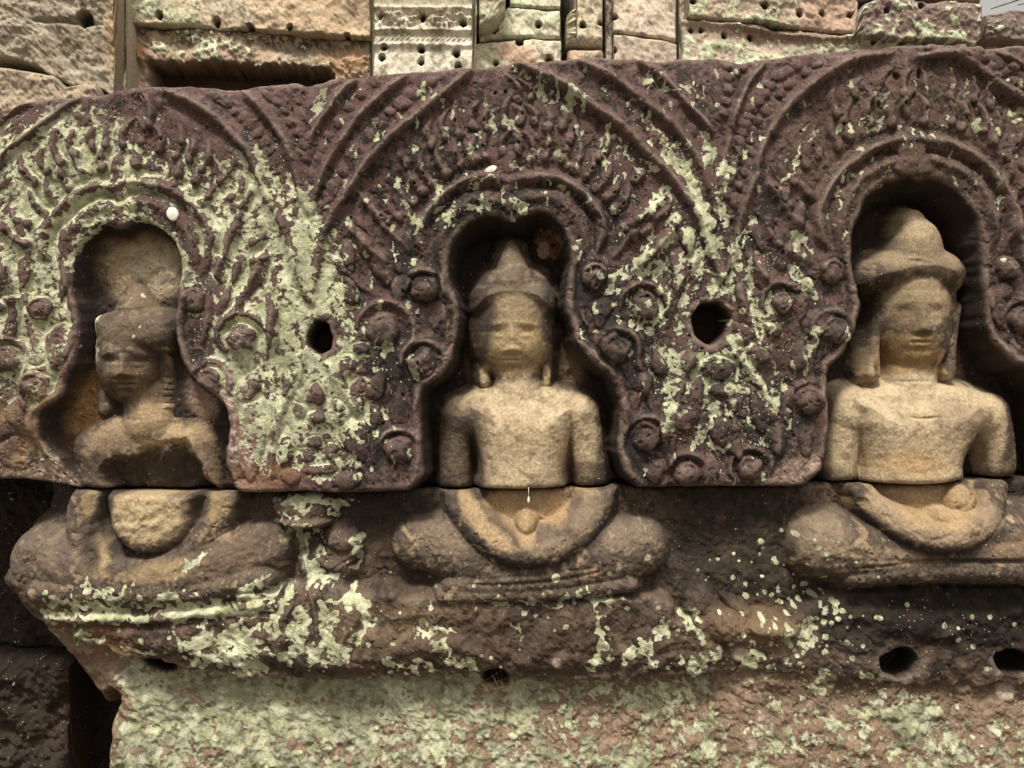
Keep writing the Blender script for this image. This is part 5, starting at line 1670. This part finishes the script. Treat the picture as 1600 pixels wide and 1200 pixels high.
rock("wall_stone", "pale green stone with a salmon pink patch behind the frieze top", "stone block",
     [(742, 67), (800, 61), (830, 60), (878, 62), (879, 330), (738, 330)], 400, (0.43, 0.39, 0.25), 0.40, (0.38, 0.33, 0.22), 2.2, 4, [(812, 66, 6), (775, 99, 4), (858, 93, 6)], f_pink, seed=12, tool=(60, 9, .8))
rock("wall_colonnette", "slender half round stone with a green streak and tan face", "colonnette",
     [(886, 16), (900, 8), (902, -160), (942, -160), (944, 71), (886, 69)], 380, (0.34, 0.26, 0.17), 0.12, (0.40, 0.34, 0.2), 2.5, 4, [(911, 40, 4.5), (938, 36, 4)], lambda G, q, k: setattr(G, 'lich', G.lich + 0.7 * G.blob(*q(893, 40), 10 * k, 50 * k, 0, .7)), seed=13, round_=18)
rock("wall_colonnette", "slender orange red foot stone under the tan half round stone", "colonnette",
     [(888, 73), (944, 74), (944, 330), (888, 330)], 380, (0.34, 0.19, 0.11), 0.05, (0.32, 0.23, 0.14), 2.0, 4, (), None, seed=14, round_=18)
rock("wall_slab", "dark rough tooled strip between the orange foot stone and a tan jamb", "stone slab",
     [(945, -160), (957, -160), (956, 330), (946, 330)], 410, (0.20, 0.155, 0.11), -0.1, None, 4.0, 4, (), None, seed=15, round_=4, tool=(20, 8, 3))
rock("wall_stone", "upper tan jamb stone covered in fine diagonal chisel marks", "stone block",
     [(958, -160), (1057, -160), (1058, 64), (1020, 58), (958, 50)], 390, (0.43, 0.34, 0.24), -0.02, (0.37, 0.28, 0.19), 2.0, 3, [(961, 26, 4.5)], None, seed=16, tool=(55, 7, 1.6))
rock("wall_stone", "lower grey brown jamb stone below the diagonally chiselled tan one", "stone block",
     [(958, 53), (1020, 61), (1058, 67), (1060, 330), (957, 330)], 390, (0.34, 0.26, 0.19), -0.05, (0.28, 0.21, 0.15), 2.0, 3, [(960, 78, 4)], None, seed=17, tool=(55, 7, 1.6))
rock("wall_slab", "thin pale jamb strip left of the long green lichen stones", "stone slab",
     [(1060, -160), (1072, -160), (1073, 330), (1061, 330)], 420, (0.42, 0.33, 0.21), 0.1, None, 3, 4, (), None, seed=18, round_=4)


def f_pinkend(G, q, k):
    m = sstep(0.2, 0.7, G.blob(*q(1300, 25), 52 * k, 40 * k, 0, .5) + 0.15 * G.n[1])
    G.tint(m * 0.75, (0.42, 0.29, 0.22))
    G.lich -= 0.75 * m - 0.12
    G.lich += 0.5 * G.blob(*q(1220, 38), 60 * k, 9 * k, 8, .6)
    G.tint(G.blob(*q(1190, 5), 40 * k, 30 * k, 0, .6) * 0.5, (0.20, 0.14, 0.10))


rock("wall_stone", "green lichened stone with a pink right end and drill holes, upper right", "stone block",
     [(1076, -160), (1339, -160), (1342, 20), (1334, 51), (1310, 48), (1240, 44), (1180, 33), (1130, 30), (1075, 26)], 380, (0.33, 0.25, 0.17), 0.32, (0.28, 0.2, 0.14), 3.0, 5, [(1082, 3, 4.5), (1195, 9, 5), (1250, 20, 5), (1286, 20, 4.5), (1330, 22, 4)], f_pinkend, seed=19)


def f_long(G, q, k):
    G.lich += 0.15 - 0.55 * G.blob(*q(1260, 55), 110 * k, 12 * k, 4, .6) - 0.35 * G.blob(*q(1130, 37), 60 * k, 7 * k, 0, .6)
    G.tint(G.blob(*q(1240, 55), 120 * k, 14 * k, 4, .6) * 0.7, (0.17, 0.115, 0.085))
    G.ridge([q(1075, 35), q(1150, 40), q(1250, 58), q(1340, 60), q(1470, 63)], 9 * k, 8, taper=0)


rock("wall_stone", "long low stone crusted with whitish green lichen resting behind the frieze", "stone block",
     [(1066, 30), (1130, 34), (1180, 38), (1240, 48), (1310, 54), (1340, 57), (1420, 60), (1478, 63), (1482, 330), (1066, 330)], 390, (0.30, 0.22, 0.16), 0.58, (0.25, 0.18, 0.13), 3.2, 5,
     [(1080, 46, 3.5), (1096, 47, 3.5), (1132, 55, 4), (1173, 58, 4), (1365, 64, 4), (1380, 63, 4), (1408, 66, 5), (1446, 68, 4.5)], f_long, seed=20)
rock("wall_stone", "purple brown stone flecked with lichen under the open sky corner, sloping underside", "stone block",
     [(1343, 20), (1352, 4), (1380, -6), (1440, 0), (1536, 6), (1534, 56), (1526, 68), (1460, 60), (1400, 58), (1338, 50)], 360, (0.135, 0.085, 0.07), 0.26, (0.17, 0.115, 0.09), 4.0, 5, [(1388, 15, 4), (1440, 8, 4)],
     lambda G, q, k: setattr(G, 'lich', G.lich + 0.45 * G.blob(*q(1430, 50), 110 * k, 16 * k, 3, .6)), seed=21)
rock("wall_stone", "brown stone course at the top edge above the purple brown stone", "stone block",
     [(1343, -160), (1530, -160), (1534, 3), (1440, -5), (1380, -10), (1343, -2)], 380, (0.20, 0.14, 0.10), 0.3, None, 3.5, 5, (), None, seed=22)
rock("wall_stone", "dark purple stone at the right edge with bright sky above it", "stone block",
     [(1540, 24), (1575, 16), (1640, 14), (1760, 18), (1860, 22), (1860, 66), (1700, 70), (1600, 64), (1538, 58)], 340, (0.105, 0.070, 0.062), 0.12, (0.15, 0.105, 0.085), 4.0, 5, (), None, seed=23)
rock("wall_stone", "broken pale rubble stone tucked under the dark purple stone at right", "stone block",
     [(1486, 70), (1530, 64), (1560, 74), (1600, 72), (1700, 76), (1860, 74), (1860, 330), (1486, 330)], 380, (0.36, 0.30, 0.20), 0.25, (0.26, 0.2, 0.14), 5.0, 6, (), None, seed=24)
rock("joint_backing", "dark backing added behind the background stones to keep sky light out of the joints", "backing",  # backing added to stop the bright sky leaking through the joints
     [(-320, -170), (1528, -170), (1530, 300), (1530, 1290), (-320, 1290)], 600, (0.045, 0.034, 0.026), -0.3, None, 5.0, 5, (), None, step=9, seed=25, thick=260, group=None, mat=MAT_STONE)

# dark stones in the gap at the lower left
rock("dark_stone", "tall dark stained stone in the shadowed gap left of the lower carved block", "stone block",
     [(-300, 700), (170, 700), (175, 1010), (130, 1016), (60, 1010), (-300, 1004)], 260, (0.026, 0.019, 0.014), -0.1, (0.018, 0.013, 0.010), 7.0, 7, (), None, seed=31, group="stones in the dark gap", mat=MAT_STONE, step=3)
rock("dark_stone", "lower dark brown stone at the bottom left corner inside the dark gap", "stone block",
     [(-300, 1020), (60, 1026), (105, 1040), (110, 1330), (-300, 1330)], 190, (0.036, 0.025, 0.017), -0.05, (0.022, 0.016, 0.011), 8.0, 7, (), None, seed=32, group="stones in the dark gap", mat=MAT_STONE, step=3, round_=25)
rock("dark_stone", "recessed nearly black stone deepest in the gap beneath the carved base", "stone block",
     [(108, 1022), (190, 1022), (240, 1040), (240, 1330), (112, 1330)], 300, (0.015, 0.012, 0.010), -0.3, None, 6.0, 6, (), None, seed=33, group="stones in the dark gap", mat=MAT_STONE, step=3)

# footing below the frame, down to the ground
rock("footing_course", "rough sandstone footing course beneath the lichened plinth", "stone block",
     [(-290, 1322), (1860, 1322), (1860, 2200), (-290, 2200)], 30, (0.20, 0.14, 0.09), 0.3, None, 4.0, 5, (), None, step=10, seed=34, group=None, mat=MAT_STONE, thick=300)

# ================================================================== SMALL THINGS AND GROUND
def tube(name, pts, r, mat, parent=None, sides=6):
    P = [Vector(p) for p in pts]
    vs, fs = [], []
    for i, p in enumerate(P):
        t = (P[min(i + 1, len(P) - 1)] - P[max(i - 1, 0)]).normalized()
        a = t.orthogonal().normalized()
        c = t.cross(a)
        ri = r[i] if isinstance(r, (list, tuple)) else r
        for k in range(sides):
            q = 2 * math.pi * k / sides
            vs.append(p + (a * math.cos(q) + c * math.sin(q)) * ri)
    for i in range(len(P) - 1):
        for k in range(sides):
            fs.append((i * sides + k, i * sides + (k + 1) % sides, (i + 1) * sides + (k + 1) % sides, (i + 1) * sides + k))
    fs.append(tuple(range(sides))[::-1])
    fs.append(tuple((len(P) - 1) * sides + k for k in range(sides)))
    return vs, fs


def mesh_obj(name, parts, mat):
    vs, fs = [], []
    for v, f in parts:
        o = len(vs)
        vs += v
        fs += [tuple(i + o for i in q) for q in f]
    me = bpy.data.meshes.new(name)
    me.from_pydata([tuple(v) for v in vs], [], fs)
    me.update()
    me.polygons.foreach_set("use_smooth", np.ones(len(me.polygons), bool))
    me.materials.append(mat)
    return link(bpy.data.objects.new(name, me))


def surf(G, x, y):
    d = (G.U - x) ** 2 + (G.V - y) ** 2
    return float(G.H.reshape(-1)[int(np.argmin(d))])


def pt(x, y, h):
    return Vector(((x - 800) / 1000, -h / 1000, EYE + (600 - y) / 1000))


def cocoon(label, x, y, rx, ry, rot):
    h = surf(g, x, y)
    r = random.Random(int(x))
    vs, fs = [], []
    nu, nv = 18, 12
    for j in range(nv + 1):
        ph = math.pi * j / nv
        for i in range(nu):
            th = 2 * math.pi * i / nu
            k = 1 + r.uniform(-0.06, 0.06)
            a, c, d = rx * math.sin(ph) * math.cos(th) * k, ry * math.cos(ph) * k, 0.26 * rx * math.sin(ph) * math.sin(th)
            ca, sa = math.cos(R(rot)), math.sin(R(rot))
            vs.append(pt(x + a * ca - c * sa, y + a * sa + c * ca, h + 2.5 + d))
    for j in range(nv):
        for i in range(nu):
            fs.append((j * nu + i, j * nu + (i + 1) % nu, (j + 1) * nu + (i + 1) % nu, (j + 1) * nu + i))
    o = mesh_obj("cocoon", [(vs, fs)], MAT_WHITE)
    tag(o, label, "cocoon", "white cocoons on the carving")


cocoon("white oval cocoon on the arch moulding above the left niche", 273, 336, 9.5, 11, -20)
cocoon("white slanted cocoon on the arch moulding above the middle figure", 767, 267, 5.5, 10, 65)

# a pale seed on a thread under the middle figure's belly edge
h0 = surf(g, 826, 760) + 3
th = tube("thread", [pt(826, 762, h0 - 2), pt(826, 770, h0 + 1), pt(826, 778, h0 + 1)], 0.0004, MAT_WHITE)
sd_ = tube("seed", [pt(826, 776, h0 + 1), pt(826, 780, h0 + 1), pt(826, 784, h0 + 1), pt(826, 787, h0 + 1)], [0.0006, 0.0019, 0.0023, 0.0006], MAT_WHITE, None, 8)
tag(mesh_obj("hanging_egg_sac", [th, sd_], MAT_WHITE), "tiny white egg sac on a thread below the middle figure's chest", "egg sac")

# dry rootlets and web in the hole under the middle figure
rr = random.Random(4)
parts = []
for _ in range(26):
    a, c = rr.uniform(0, 2 * math.pi), rr.uniform(0, 2 * math.pi)
    hz = -22 - rr.uniform(0, 12)
    p0, p1 = (775 + 23 * math.cos(a), 1068 + 18 * math.sin(a)), (775 + 23 * math.cos(c), 1072 + 16 * abs(math.sin(c)))
    mid = ((p0[0] + p1[0]) / 2 + rr.uniform(-8, 8), (p0[1] + p1[1]) / 2 + rr.uniform(0, 12))
    parts.append(tube("f", [pt(*p0, hz), pt(*mid, hz + rr.uniform(0, 14)), pt(*p1, hz)], 0.00035, MAT_FIBRE, None, 4))
tag(mesh_obj("cobweb", parts, MAT_FIBRE), "brown fibrous web hanging in the square hole under the middle figure", "cobweb")

# bare twigs against the sky in the upper right corner
parts = []
for pts in [[(1700, -60), (1640, -20), (1590, 0), (1548, 14)], [(1690, -20), (1630, -2), (1590, 8)], [(1620, -70), (1580, -20), (1556, 0)]]:
    kk = 2.6
    P = [Vector(((x - 800) / 1000 * kk, -DIST + DIST * kk, EYE + (600 - y) / 1000 * kk)) for x, y in pts]
    parts.append(tube("t", P, [0.006, 0.005, 0.004, 0.002][:len(P)] if len(P) == 4 else [0.005, 0.004, 0.002], MAT_WOOD))
tag(mesh_obj("bare_branch", parts, MAT_WOOD), "thin bare branch against the bright sky in the top right corner", "branch")

me = bpy.data.meshes.new("ground")
me.from_pydata([(-400, -400, 0), (400, -400, 0), (400, 400, 0), (-400, 400, 0)], [], [(0, 1, 2, 3)])
me.materials.append(MAT_GROUND)
tag(link(bpy.data.objects.new("ground", me)), kind="structure")
